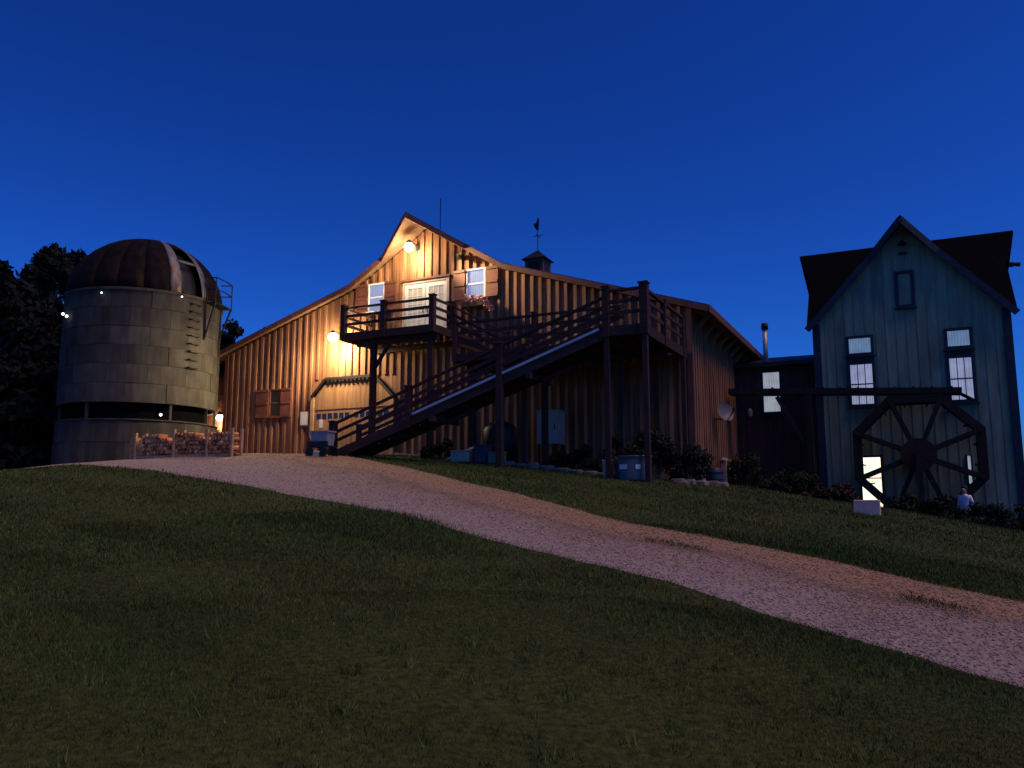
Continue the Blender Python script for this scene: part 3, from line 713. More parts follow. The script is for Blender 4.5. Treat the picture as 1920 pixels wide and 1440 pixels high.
# ------------------------------------------------------------------ silo
SC = Vector((-15.9, 34.5)); SR = 3.12; SZ0 = 2.9
silo = bpy.data.objects.new('silo', None); silo.location = (SC.x, SC.y, SZ0); silo.rotation_euler = (0, 0, math.atan2(15.9, 34.5)); link(silo)
BASE['silo'] = (0, 0, 0)
tag(silo, 'round concrete block silo with rusty dark metal dome at the left', 'silo')
def sector(r0, r1, a0, a1, z0, z1, n=6):
    m = MB(); vs_ = []; fs_ = []
    for i in range(n+1):
        a = a0+(a1-a0)*i/n
        for r, z in ((r1, z0), (r1, z1), (r0, z1), (r0, z0)): vs_.append((r*math.sin(a), -r*math.cos(a), z))
    for i in range(n):
        b = i*4
        for j in range(4): fs_.append((b+j, b+4+j, b+4+(j+1) % 4, b+(j+1) % 4))
    fs_ += [(3, 2, 1, 0), (n*4, n*4+1, n*4+2, n*4+3)]
    return m.add(vs_, [f[::-1] for f in fs_])
NP = 13; da = 2*math.pi/NP
def ring(z0, z1, off):
    me = sector(SR-.16, SR, -da/2+.002, da/2-.002, z0+.006, z1-.006).mesh('concrete_block', 'concrete')
    for k in range(NP):
        o = bpy.data.objects.new('concrete_block', me); o.rotation_euler = (0, 0, k*da+off); link(o, silo)
        j = random.uniform(-.012, .012); o.scale = (1+j/SR, 1+j/SR, 1)
zl = [0, .88, 1.74]
for i in range(2): ring(zl[i], zl[i+1], .1+.5*da*i)
zu = [2.44+i*.76 for i in range(7)]
for i in range(6): ring(zu[i], zu[i+1], .07+.5*da*(i % 2))
part('mortar_core', sector(SR-.17, SR-.035, 0, 2*math.pi-.0001, 0, 1.73, 48), 'concrete', silo)
part('mortar_core', sector(SR-.17, SR-.035, 0, 2*math.pi-.0001, 2.45, 6.98, 48), 'concrete', silo)
part('counter', sector(SR-.30, SR+.06, 0, 2*math.pi-.0001, 1.742, 1.79, 48), 'concrete', silo)
for k in range(6):
    a = R(-38+60*k); part('band_post', MB().box(-.05, .05, -.05, .05, 1.79, 2.44), 'concrete', silo)
    o = [c for c in silo.children if c.name.startswith('band_post')][-1]; o.location = ((SR-.1)*math.sin(a), -(SR-.1)*math.cos(a), 0); o.rotation_euler = (0, 0, a)
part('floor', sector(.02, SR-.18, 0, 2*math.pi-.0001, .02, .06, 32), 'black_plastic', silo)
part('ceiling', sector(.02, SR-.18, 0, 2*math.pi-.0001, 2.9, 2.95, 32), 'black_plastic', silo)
part('shade_core', sector(.5, 2.75, 0, 2*math.pi-.0001, .06, 2.9, 32), 'band_shade', silo)  # solid black core added so the open band looks shaded
DZ, DR_, DH = 7.0, SR+.02, 2.82
def gore(a0, a1, e0, e1, m_, name, lift=0., nseg=10, na=3):
    m = MB(); vs_ = []; fs_ = []
    for j in range(nseg+1):
        el = e0+(e1-e0)*j/nseg
        for i in range(na+1):
            a = a0+(a1-a0)*i/na; bul = lift
            r = (DR_+bul)*math.cos(el); z = DZ+(DH+bul)*math.sin(el)
            vs_.append((r*math.sin(a), -r*math.cos(a), z))
    w_ = na+1
    for j in range(nseg):
        for i in range(na): fs_.append((j*w_+i, j*w_+i+1, (j+1)*w_+i+1, (j+1)*w_+i))
    m.add(vs_, fs_); o = part(name, m, m_, silo, True)
    md = o.modifiers.new('solid', 'SOLIDIFY'); md.thickness = .03; md.offset = -1
    return o
bounds = [16, 24, 42, 48] + [48+(376-48)*k/18 for k in range(1, 19)]
for a, b in zip(bounds, bounds[1:]):
    if a == 24:
        gore(R(a), R(b), R(52), R(89.5), 'silo_dome', 'dome_panel', .01)
        gore(R(a+.5), R(b-.5), R(0), R(52), 'black_plastic', 'hatch_opening', -.25)  # dark recessed panel in place of the shade inside the hatch
    elif a in (16, 42): gore(R(a), R(b), R(0), R(80), 'silo_light', 'dome_strip', .03)  # unrusted strips, lightened for reflection on the curved metal
    else: gore(R(a+.15), R(b-.15), R(0), R(89.5), 'silo_dome', 'dome_panel', .012*(int(a) % 2))
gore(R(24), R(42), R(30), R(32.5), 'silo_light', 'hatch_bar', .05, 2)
part('dome_rim', sector(SR-.1, SR+.06, 0, 2*math.pi-.0001, 6.93, 7.03, 48), 'concrete', silo)
# climbing steps, platform frame
for k in range(9):
    a = R(36); z = 6.65-k*.33; rr = SR+.14
    ca, sa = math.cos(a), math.sin(a); rx = Vector((ca, sa, 0)); out = Vector((sa, -ca, 0))
    p = out*(SR-.01); q = out*(SR+.17); u = Vector((0, 0, z))
    m = MB().beam(p-rx*.2+u, q-rx*.2+u, .05, .05).beam(q-rx*.2+u, q+rx*.2+u, .05, .06).beam(q+rx*.2+u, p+rx*.2+u, .05, .05)
    part('step_iron', m, 'dark_metal', silo)
def sp(adeg, r, z): a = R(adeg); return Vector((r*math.sin(a), -r*math.cos(a), z))
fr_ = MB()
cage = [(47, SR+.02), (47, SR+.5), (70, SR+.5), (70, SR+.02)]
pts = [sp(a, r, 6.9) for a, r in cage]; ptt = [sp(a, r, 7.95) for a, r in cage]
plat = part('platform', MB().slab([pts[0], pts[1], sp(60, SR+.5, 6.9), pts[2], pts[3], sp(60, SR+.02, 6.9)], .05), 'dark_metal', silo)
for i in (1, 2): fr_.beam(pts[i], ptt[i], .05, .05)
for z in (7.45, 7.95):
    q = [sp(a, r, z) for a, r in cage]; qm = sp(60, SR+.5, z)
    fr_.beam(q[0], q[1], .04, .04).beam(q[1], qm, .04, .04).beam(qm, q[2], .04, .04).beam(q[2], q[3], .04, .04)
part('guard_rail', fr_, 'dark_metal', plat)
part('support_strut', MB().beam(pts[1], sp(47, SR+.02, 5.3), .06, .06).beam(sp(47, SR+.03, 5.3), sp(47, SR+.03, 8.0), .07, .07).beam(pts[2], sp(72, SR+.02, 5.6), .06, .06).beam(sp(72, SR+.03, 4.8), sp(72, SR+.03, 7.0), .07, .07), 'dark_metal', plat)

# small bulbs hung on the silo
bulbs = [(-69, 6.10, 'left of the pair'), (-62, 5.95, 'right of the pair'), (-30, 6.75, 'near the dome rim'), (14, 1.98, 'low in the dark open band'), (24, 6.86, 'below the hatch')]
for i, (a, z, where) in enumerate(bulbs):
    p = sp(a, SR+.12, z); rz = silo.rotation_euler.z
    c = Vector((p.x*math.cos(rz)-p.y*math.sin(rz)+SC.x, p.x*math.sin(rz)+p.y*math.cos(rz)+SC.y, p.z+SZ0))
    r_ = .055 if i in (0, 1, 3) else .035
    o = bpy.data.objects.new('small_bulb', None); o.location = c; link(o); BASE[o.name] = (0, 0, 0)
    tag(o, 'tiny white bulb on the silo, ' + where, 'bulb', 'bulbs on the silo')
    part('bulb_glass', MB().sphere((0, 0, 0), r_, nu=8, nv=6), 'bulb_small', o, True)
    part('socket', MB().cyl((0, 0, r_*.8), (0, 0, r_*.8+.07), .025, n=6), 'dark_metal', o)

# ------------------------------------------------------------------ lamps
def aim(o, target):
    d = Vector(target)-o.location; o.rotation_euler = d.to_track_quat('-Z', 'Y').to_euler()
def lamp(name, label, s, t, z, power, rad=.11, wall_t=-.06, spots=(), color=(1, .76, .41)):
    L = thing(name, label, 'lamp', s, t, z)
    part('bracket', MB().box(s-.07, s+.07, wall_t-.04, wall_t-.001, z+.02, z+.30).beam((s, wall_t-.04, z+.24), (s, t, z+.24), .04, .04), 'dark_metal', L)
    part('shade', MB().lathe([(.03, .30), (.09, .25), (rad*.8, rad*.78), (rad*.82, rad*.74)], (s, t, z), 16), 'dark_metal', L, True)
    part('bulb', MB().sphere((s, t, z), rad, nu=14, nv=10), 'bulb', L, True)
    ld = bpy.data.lights.new(name+'_light', 'POINT'); ld.energy = power; ld.color = color; ld.shadow_soft_size = rad+.02
    lo_ = bpy.data.objects.new('lamp_light', ld); lo_.parent = L; lo_.location = (0, -.02, -rad-.16); COL.objects.link(lo_)
    for tgt, pw, ang in spots:
        sd = bpy.data.lights.new(name+'_flood', 'SPOT'); sd.energy = pw; sd.color = color; sd.spot_size = R(ang); sd.spot_blend = .9; sd.shadow_soft_size = .12  # added spots that widen the lamp's reach over walls and silo
        so = bpy.data.objects.new('lamp_flood', sd); so.parent = L; so.location = (0, -.25, -.1); COL.objects.link(so)
        a = Vector((tgt[0]-s, tgt[1]-(t-.25), tgt[2]-(z-.1))); so.rotation_euler = a.to_track_quat('-Z', 'Y').to_euler()
    return L
lamp('gable_lamp', 'glowing flood lamp under the peak of the barn gable', -.42, -.7, 11.60, 380, .19, -.06,
     [((7.5, 0, 8.4), 5200, 46), ((-5.0, 0, 9.5), 700, 55)])
lamp('wall_lamp', 'glowing lamp on the barn wall left of the deck', -4.05, -.75, 8.22, 900, .20, -.06,
     [((-9.5, 0, 5.8), 1000, 60), ((-.6, 0, 6.2), 520, 52), ((-9.8, -4.0, 6.0), 1700, 60), ((-3.6, 0, 5.2), 260, 60)])
lamp('yard_lamp', 'glowing lamp on the red wall between silo and barn', -11.25, .32, 5.28, 150, .16, .55)

# ------------------------------------------------------------------ firewood
rk = thing('firewood_rack', 'low pale post rack holding firewood in front of the silo', 'rack', -6.2, -6.3, 2.95)
RT = -6.3; posts_s = (-8.3, -6.35, -4.75, -3.6)
def rz_(s): return G(s, RT)
for i, s in enumerate(posts_s):
    for t in (RT-.22, RT+.22):
        part('post', MB().box(s-.045, s+.045, t-.045, t+.045, rz_(s)-.15, rz_(s)+.98+.03*(i % 2)), 'pale_post', rk)
for t in (RT-.18, RT+.18): part('runner', MB().beam((posts_s[0], t, rz_(posts_s[0])+.09), (posts_s[-1], t, rz_(posts_s[-1])+.09), .07, .09), 'pale_post', rk)
part('end_panel', MB().box(posts_s[0]-.32, posts_s[0]-.06, RT-.2, RT+.2, rz_(-8.4)-.1, rz_(-8.4)+.82), 'log', rk)
log_me = []
for k in range(6):
    m = MB(); nn = 9; r0 = .085
    if k % 3 == 0: prof = [(r0*math.cos(2*math.pi*i/nn)*random.uniform(.9, 1.08), r0*math.sin(2*math.pi*i/nn)*random.uniform(.9, 1.08)) for i in range(nn)]
    elif k % 3 == 1: prof = [(-.02, -.07), (.09, -.02), (.07, .06), (.01, .09), (-.07, .05)]
    else: prof = [(-.08, -.05), (.08, -.05), (.06, .03), (.0, .075), (-.06, .04)]
    m.prism(prof, 'y', -.21, .21); log_me.append(m.mesh('firewood_log', 'log_pale' if k in (1, 3) else 'log'))
bays = ['left', 'middle', 'right']
for bi, (a, b) in enumerate(zip(posts_s, posts_s[1:])):
    row = 0; z = .135+.07
    while z < .92:
        s = a+.13+(.07 if row % 2 else 0)
        while s < b-.12:
            if z < .74 + .16*math.sin(s*3.1+bi) + .06:
                o = bpy.data.objects.new('firewood_log', random.choice(log_me))
                o.location = W(s+random.uniform(-.01, .01), RT+random.uniform(-.04, .04), rz_(s)+z); o.rotation_euler = (0, random.uniform(0, 6.28), -AF+random.uniform(-.06, .06))
                o.rotation_mode = 'ZYX' if False else 'XYZ'
                link(o); tag(o, 'split firewood log stacked in the %s bay of the rack by the silo' % bays[bi], 'log', 'logs in the %s bay of the firewood rack' % bays[bi])
            s += .165
        z += .148; row += 1

# ------------------------------------------------------------------ foliage
def leafcloud(centers, radii, n, size, squash=1.0, seed=0):
    g = np.random.default_rng(seed); centers = np.array(centers, float); radii = np.array(radii, float)
    w_ = radii**2; idx = g.choice(len(centers), n, p=w_/w_.sum())
    d = g.normal(size=(n, 3)); d /= np.linalg.norm(d, axis=1)[:, None]
    rr = radii[idx]*(g.random(n)**.45)*g.uniform(.75, 1.15, n)
    c = centers[idx]+d*rr[:, None]*np.array([1, 1, squash])
    u = g.normal(size=(n, 3)); u /= np.linalg.norm(u, axis=1)[:, None]
    v = np.cross(u, d); v /= (np.linalg.norm(v, axis=1)[:, None]+1e-6)
    s = size*g.uniform(.6, 1.4, n)[:, None]
    V = np.stack([c-u*s, c+v*s*.5, c+u*s, c-v*s*.5], 1).reshape(-1, 3)
    F = np.arange(n*4).reshape(n, 4)
    return V, F
def tree(px_x, dist, top_y, label, spread, seed, n=5000, leaf=.25, low=.12, group='trees behind the farm'):
    """stands where the ray through picture column px_x reaches dist"""
    ang = math.atan((px_x-960)/1525); x, y = dist*math.sin(ang), dist*math.cos(ang)
    gz = float(H(x, y)); ztop = 1.6+(935-top_y)/1540*dist*math.cos(ang)
    h = ztop-gz; g = random.Random(seed)
    o = bpy.data.objects.new('tree', None); o.location = (x, y, gz); link(o); BASE[o.name] = (0, 0, 0)
    tag(o, label, 'tree', group)
    m = MB().tube([(0, 0, -.3), (.1, .05, h*.3), (.0, .1, h*.6), (.05, 0, h*.9)], [h*.028, h*.022, h*.014, .03], 8)
    C_, R_ = [], []
    for k in range(26):
        f = low+(1-low)*(k+.5)/26; a = g.uniform(0, 6.28)
        prof = math.sin(math.pi*min(1, (f-low)/(1-low)*.8+.18))**.7
        r = spread*prof*g.uniform(.35, 1.0); e_ = (r*math.cos(a), r*math.sin(a), h*f*.93)
        m.tube([(0, .05, h*f*.75), (e_[0]*.6, e_[1]*.6, h*f*.86), e_], [.09, .06, .025], 5)
        C_.append(e_); R_.append(g.uniform(.45, .95)*spread*.42)
    C_.append((0, 0, h*.95)); R_.append(h*.05)
    part('trunk', m, 'bark', o)
    V, F = leafcloud(C_, R_, n, leaf, .8, seed)
    c = bpy.data.objects.new('crown', raw('crown', V, F, 'leaf')); link(c, o)
    return o
tree(-30, 46, 470, 'dark leafy tree at the far left edge of the picture', 3.6, 11, 12000)
tree(72, 49, 440, 'tallest dark tree, pointed top, left of the silo', 2.9, 12, 12000)
tree(122, 52, 452, 'dark tree rising behind the left shoulder of the silo', 2.8, 13, 12000)
tree(20, 55, 520, 'dark tree filling the gap between the two left trees', 4.0, 14, 12000)
tree(60, 43, 640, 'lower dark tree in front of the tall ones left of the silo', 3.4, 15, 12000, low=.03)
tree(-10, 42, 690, 'low dark bushy tree at the left edge beside the driveway', 3.4, 16, 6000, low=.02)
tree(175, 58, 560, 'dark tree hidden for the most part behind the silo', 3.6, 19, 4000)
tree(422, 62, 590, 'small dark tree seen between silo and barn roof', 2.6, 17, 5000)
tree(492, 66, 602, 'rounded dark tree peeking over the left barn eave', 3.2, 18, 5000)
tree(545, 70, 640, 'dark tree just behind the left barn roof slope', 3.2, 20, 3000)
def shrub(s, t, w_, d_, h, label, seed, m_='shrub_leaf', n=2600, leaf=.06, group=None, z=None, name='shrub'):
    g = random.Random(seed); z0 = G(s, t) if z is None else z
    o = bpy.data.objects.new(name, None); o.location = W(s, t, z0); o.rotation_euler = (0, 0, -AF); link(o); BASE[o.name] = (0, 0, 0)
    tag(o, label, 'shrub', group)
    C_, R_ = [], []; st_ = MB()
    for k in range(16):
        x, y = g.uniform(-w_/2, w_/2), g.uniform(-d_/2, d_/2); e_ = 1-.5*(abs(2*x/w_)**2)-.25*(abs(2*y/d_)**2)
        zz = h*g.uniform(.25, .82)*max(.35, e_)
        C_.append((x*.85, y*.85, zz)); R_.append(h*g.uniform(.16, .26)); st_.tube([(x*.3, y*.3, -.1), (x*.6, y*.6, zz*.6), (x*.85, y*.85, zz)], [.025, .018, .008], 4)
    part('stems', st_, 'bark', o)
    V, F = leafcloud(C_, R_, n, leaf, .9, seed)
    c = bpy.data.objects.new('foliage', raw('foliage', V, F, m_)); link(c, o)
    return o
shrub(2.3, -2.6, 1.1, .9, .85, 'small dark shrub under the middle of the staircase', 31)
shrub(7.2, -2.4, 1.6, 1.2, 1.0, 'dark low shrub right of the metal cabinet', 32)
shrub(8.6, -2.0, 1.5, 1.3, 1.35, 'dark shrub behind the white bucket', 33)
shrub(9.9, -2.6, 1.6, 1.5, 1.75, 'tall dark shrub behind the metal tub', 34, n=3600)
shrub(10.9, -2.0, 1.2, 1.4, 1.55, 'dark shrub at the right barn corner', 35)
shrub(11.7, 4.2, 2.0, 1.4, 1.6, 'dark shrub at the corner of barn and link building', 36)
shrub(13.3, 3.6, 2.2, 1.5, 1.35, 'dark shrub below the flume brace', 37)
shrub(14.6, 2.8, 1.9, 1.2, .95, 'rust coloured shrub left of the mill door', 38, 'rust_leaf')
shrub(12.7, 2.4, 1.5, 1.0, .6, 'low dark shrub at the lawn edge before the link building', 39)
for i, (s, t, w_, h) in enumerate(((16.9, 3.4, 1.7, 1.15), (18.0, 3.0, 1.6, 1.05), (19.1, 3.2, 1.7, 1.2), (20.2, 3.0, 1.7, 1.2), (21.3, 3.0, 1.6, 1.25))):
    shrub(s, t, w_, 1.3, h, ['dark hedge shrub under the left half of the water wheel', 'dark hedge shrub below the wheel hub', 'dark hedge shrub before the person in white', 'dark hedge shrub right of the person in white', 'rightmost dark hedge shrub by the mill corner'][i], 50+i, n=3200, group='hedge in front of the mill')

# ------------------------------------------------------------------ small things
def put(s, t): return G(s, t)
# notices
ns = thing('notice_board', 'white notice board on the barn wall left of the entrance', 'sign', -6.0, -.06, 4.7)
part('frame', MB().box(-6.20, -5.80, -.085, -.058, 4.68, 5.28), 'cream', ns)
part('sheet', MB().box(-6.17, -5.83, -.092, -.0855, 4.71, 5.25), 'white_paint', ns)
solo('paper_notice', 'small white paper notice on the entrance door', 'paper', MB().box(-5.16, -4.98, -.094, -.087, 4.55, 4.9), 'white_paint', -5.07, -.09, 4.55)
# white tub on a dark hand cart at the stair foot
cs, ct = -.35, -5.75; cz = put(cs, ct)
ht = thing('hand_cart', 'dark hand cart beside the foot of the staircase', 'cart', cs, ct, cz)
part('bed', MB().box(cs-.42, cs+.42, ct-.26, ct+.26, cz+.30, cz+.36), 'black_plastic', ht)
for sx in (-.3, .3):
    for ty in (-.29, .29): part('wheel', MB().cyl((cs+sx, ct+ty-.03, cz+.16), (cs+sx, ct+ty+.03, cz+.16), .16, n=14), 'black_plastic', ht)
part('side_panel', MB().box(cs-.42, cs+.42, ct-.27, ct-.25, cz+.362, cz+.50).box(cs-.42, cs+.42, ct+.25, ct+.27, cz+.362, cz+.50), 'black_plastic', ht)
part('handle', MB().beam((cs-.42, ct, cz+.36), (cs-.75, ct, cz+.95), .03, .03).beam((cs-.75, ct-.15, cz+.95), (cs-.75, ct+.15, cz+.95), .03, .03), 'dark_metal', ht)
tb = solo('storage_tub', 'pale storage tub standing on the dark hand cart', 'tub', MB().prism([(cs-.30, cz+.365), (cs+.30, cz+.365), (cs+.36, cz+.80), (cs-.36, cz+.80)], 'y', ct-.2, ct+.2).box(cs-.39, cs+.39, ct-.23, ct+.23, cz+.802, cz+.85), 'tub_grey', cs, ct, cz+.365)
def pail(s, t, r, h, label, m_='white_paint', name='bucket'):
    z = put(s, t); o = thing(name, label, 'bucket', s, t, z)
    part('body', MB().lathe([(0, .0), (r*.82, 0), (r, h), (r*1.05, h), (r*1.05, h-.03), (r*.95, h-.02), (r*.80, .04), (0, .04)], (s, t, z), 18), m_, o, True)
    hp = [(s+r*math.cos(a), t-.02, z+h+.02+r*.5*math.sin(a)) for a in [math.pi*k/8 for k in range(9)]]
    part('handle', MB().tube(hp, [.008]*9, 5), 'dark_metal', o)
    return o
pail(-.15, -6.3, .10, .22, 'small white bucket on the gravel by the stair foot')
pail(9.25, -4.75, .17, .52, 'white bucket left of the blue metal tub')
# tub planter
tz = put(9.95, -4.55)
pt = thing('stock_tank', 'round bluish metal tub planter beside the landing post', 'planter', 9.95, -4.55, tz)
prof = [(0, 0), (.52, 0)]
for k in range(7): prof += [(.52+.012*(k % 2), .06+k*.1)]
prof += [(.55, .70), (.55, .735), (.51, .735), (.50, .60), (0, .60)]
part('body', MB().lathe(prof, (9.95, -4.55, tz-.05), 28), 'steel_blue', pt, True)
part('soil', MB().cyl((9.95, -4.55, tz+.5), (9.95, -4.55, tz+.60), .49, n=20), 'soil', pt)
for a, w_ in ((-.25, .12), (.55, .07)):
    ca, sa = math.sin(a), -math.cos(a); m = MB()
    c = Vector((9.95+.545*ca, -4.55+.545*sa, tz+.36)); rx = Vector((-sa, ca, 0))
    part('sticker', m.beam(c-rx*w_, c+rx*w_, .012, .13), 'white_paint', pt)
shrub(9.95, -4.5, .8, .7, .55, 'leafy plant growing out of the bluish metal tub', 61, n=1200, z=tz+.55, leaf=.05, name='tub_plant')
# cabinet
cbz = put(5.9, -1.1)
cb = thing('metal_cabinet', 'grey metal utility cabinet on legs against the dark barn wall', 'cabinet', 5.75, -1.0, cbz)
part('body', MB().box(5.36, 6.12, -1.1, -.35, 3.5, 4.66), 'cabinet', cb)
for a, b in ((5.39, 5.73), (5.75, 6.09)):
    d_ = part('door', MB().box(a, b, -1.125, -1.102, 3.54, 4.62), 'cabinet', cb)
    part('handle', MB().box(b-.06, b-.03, -1.15, -1.126, 4.0, 4.2), 'dark_metal', d_)
part('top', MB().box(5.33, 6.15, -1.14, -.32, 4.661, 4.70), 'cabinet', cb)
for s in (5.42, 6.06):
    for t in (-1.04, -.41): part('leg', MB().box(s-.03, s+.03, t-.03, t+.03, cbz-.3, 3.498), 'dark_metal', cb)
# stored things under the stair
def boxy(name, label, cat, s, t, w_, d_, h, m_, z=None):
    z = put(s, t) if z is None else z; o = thing(name, label, cat, s, t, z)
    bevel(part('body', MB().prism([(s-w_/2*.94, z), (s+w_/2*.94, z), (s+w_/2, z+h*.9), (s-w_/2, z+h*.9)], 'y', t-d_/2, t+d_/2), m_, o), .015)
    bevel(part('lid', MB().box(s-w_/2-.02, s+w_/2+.02, t-d_/2-.02, t+d_/2+.02, z+h*.9+.002, z+h), m_, o), .012)
    return o
boxy('wooden_crate', 'beige crate on the ground under the staircase', 'crate', 3.75, -3.6, .62, .5, .38, 'beige_box')
boxy('storage_bin', 'dark blue bin beside the beige crate under the staircase', 'bin', 4.42, -3.4, .45, .45, .6, 'blue_plastic')
boxy('storage_bin', 'pale green bin at the post under the staircase', 'bin', 5.0, -3.5, .5, .4, .38, 'green_box')
for k in range(4):
    s, t = 3.25+.12*k, -3.2; z = put(3.4, t)
    solo('white_board', ['lowest', 'second', 'third', 'topmost'][k]+' white board leaning in the pile behind the beige crate', 'board', MB().beam((s-.35, t+.1*k, z+.06+.05*k), (s+.25, t+.1*k, z+.30+.07*k), .07, .05), 'white_paint', s, t, z, 'white boards behind the crate')
drz = put(4.3, -1.9)
dr = thing('black_tank', 'large black round tank in the shade behind the staircase', 'tank', 4.3, -1.9, drz)
part('body', MB().lathe([(0, 0), (.62, 0), (.62, 1.1), (.5, 1.3), (.2, 1.42), (0, 1.43)], (4.3, -1.9, drz), 24), 'black_plastic', dr, True)
part('lid', MB().cyl((4.3, -1.9, drz+1.40), (4.3, -1.9, drz+1.48), .2, n=14), 'black_plastic', dr)
# side of the barn: dish, barrel, cream gate, post
dz = 4.75
di = thing('satellite_dish', 'grey satellite dish on the right side wall of the barn', 'dish', 10.62, 3.4, dz)
n_ = Vector((.75, -.62, .25)).normalized(); cd = Vector((11.05, 3.35, dz+.05)); ux = n_.cross(Vector((0, 0, 1))).normalized(); uy = ux.cross(n_)
m = MB(); vs_ = [cd-n_*.07]; fs_ = []
for j in range(1, 5):
    for k in range(18):
        a = 2*math.pi*k/18; r_ = .38*j/4; vs_.append(cd+ux*(r_*math.cos(a))+uy*(r_*.92*math.sin(a))+n_*(.1*(j/4)**2-.07))
for k in range(18): fs_.append((0, 1+k, 1+(k+1) % 18))
for j in range(3):
    for k in range(18): a = 1+j*18+k; b = 1+j*18+(k+1) % 18; fs_.append((a, a+18, b+18, b))
m.add(vs_, fs_)
part('reflector', m, 'dish_grey', di, True)
part('arm', MB().tube([(10.64, 3.4, dz-.2), (10.95, 3.4, dz-.2), tuple(cd-n_*.08)], [.03, .03, .03], 6).beam(tuple(cd-uy*.36), tuple(cd+n_*.5-uy*.1), .03, .03), 'dark_metal', di)
part('feed', MB().box(cd.x+n_.x*.5-.04, cd.x+n_.x*.5+.04, cd.y+n_.y*.5-.04, cd.y+n_.y*.5+.04, cd.z+n_.z*.5-.15, cd.z+n_.z*.5-.03), 'dark_metal', di)
bz = put(10.95, 1.3)
br = thing('rain_barrel', 'dark blue barrel by the side wall of the barn', 'barrel', 11.0, 1.3, bz)
part('body', MB().lathe([(0, -.3), (.26, -.3), (.30, 0), (.31, .28), (.28, .52), (.25, .55), (0, .55)], (11.0, 1.3, bz), 20), 'blue_plastic', br, True)
part('hoop', MB().lathe([(.305, .12), (.325, .12), (.325, .16), (.305, .16)], (11.0, 1.3, bz), 20).lathe([(.305, .36), (.325, .36), (.325, .40), (.305, .40)], (11.0, 1.3, bz), 20), 'dark_metal', br)
gt = thing('cream_gate', 'cream painted gate frame standing by the side wall of the barn', 'gate', 10.9, 4.6, 1.6)
part('top_rail', MB().box(10.84, 10.92, 3.2, 5.9, 3.02, 3.12), 'cream', gt)
for t in (3.9, 4.5, 5.35, 5.8): part('upright', MB().box(10.845, 10.915, t-.07, t+.07, 1.5, 3.018), 'cream', gt)
part('side_panel', MB().box(10.80, 10.838, 3.3, 3.85, 1.5, 3.0), 'shutter', gt)
solo('leaning_plank', 'pale plank leaning on the barn corner post', 'plank', MB().beam((10.78, .55, 2.1), (10.72, .75, 3.35), .05, .16, (1, 0, 0)), 'cream', 10.75, .6, 2.1)
# edging stones of the bed
def stone(s, t, label, group, k):
    g = random.Random(k); z = put(s, t); m = MB(); nn = 7; L, w_, h = g.uniform(.22, .34), g.uniform(.12, .18), g.uniform(.10, .17)
    vs_ = []
    for lev, sc in ((-.05, 1.0), (h*.6, 1.0), (h, .7)):
        for i in range(nn): a = 2*math.pi*i/nn; vs_.append((s+L*sc*math.cos(a)*g.uniform(.88, 1.1), t+w_*sc*math.sin(a)*g.uniform(.88, 1.1), z+lev))
    fs_ = [(j*nn+i, j*nn+(i+1) % nn, (j+1)*nn+(i+1) % nn, (j+1)*nn+i) for j in range(2) for i in range(nn)] + [tuple(range(2*nn, 3*nn))]
    m.add(vs_, fs_); solo('edging_stone', label, 'stone', m, 'stone', s, t, z, group)
for k in range(10): stone(5.6+k*.48, -4.0-.03*k, 'rough edging stone in the row under the staircase', 'edging stones under the staircase', 70+k)
for k in range(5): stone(11.0+k*.2, -3.6+k*.5, 'rough edging stone in the row before the barn corner', 'edging stones at the barn corner', 90+k)
stone(11.2, -4.1, 'pale stone lying beside the landing post', None, 99)
# white block planter on the lawn edge
ps, ptt_ = 16.1, -5.0; pz = put(ps, ptt_)
pl = thing('planter_box', 'small whitish planter box on the lawn edge below the mill door', 'planter', ps, ptt_, pz)
bevel(part('body', MB().box(ps-.3, ps+.3, ptt_-.2, ptt_+.2, pz-.05, pz+.34), 'planter_pink', pl), .015)
part('soil', MB().box(ps-.26, ps+.26, ptt_-.16, ptt_+.16, pz+.30, pz+.345), 'soil', pl)
part('feet', MB().box(ps-.25, ps-.15, ptt_-.19, ptt_+.19, pz-.12, pz-.052).box(ps+.15, ps+.25, ptt_-.19, ptt_+.19, pz-.12, pz-.052), 'planter_pink', pl)
# window box under the upper right window
wb = thing('window_box', 'wooden flower box under the upper right barn window', 'flower box', 2.29, -.25, 8.95)
part('box', MB().prism([(1.78, 9.22), (2.80, 9.22), (2.74, 8.98), (1.84, 8.98)], 'y', -.34, -.07), 'deck_wood', wb)
for k in range(2): part('bracket', MB().beam((1.95+.68*k, -.07, 8.85), (1.95+.68*k, -.30, 8.97), .04, .05), 'deck_wood', wb)
C_ = [(1.85+.1*k, -.22, 9.25+.1*math.sin(k*2.1)) for k in range(10)]+[(2.75+.12*k, -.3, 9.2-.14*k) for k in range(4)]
V, F = leafcloud([(c[0]-2.29, c[1]+.25, c[2]-8.95) for c in C_], [.16]*len(C_), 900, .045, .9, 77)
c = bpy.data.objects.new('plants', raw('plants', V, F, 'flower')); link(c, wb)

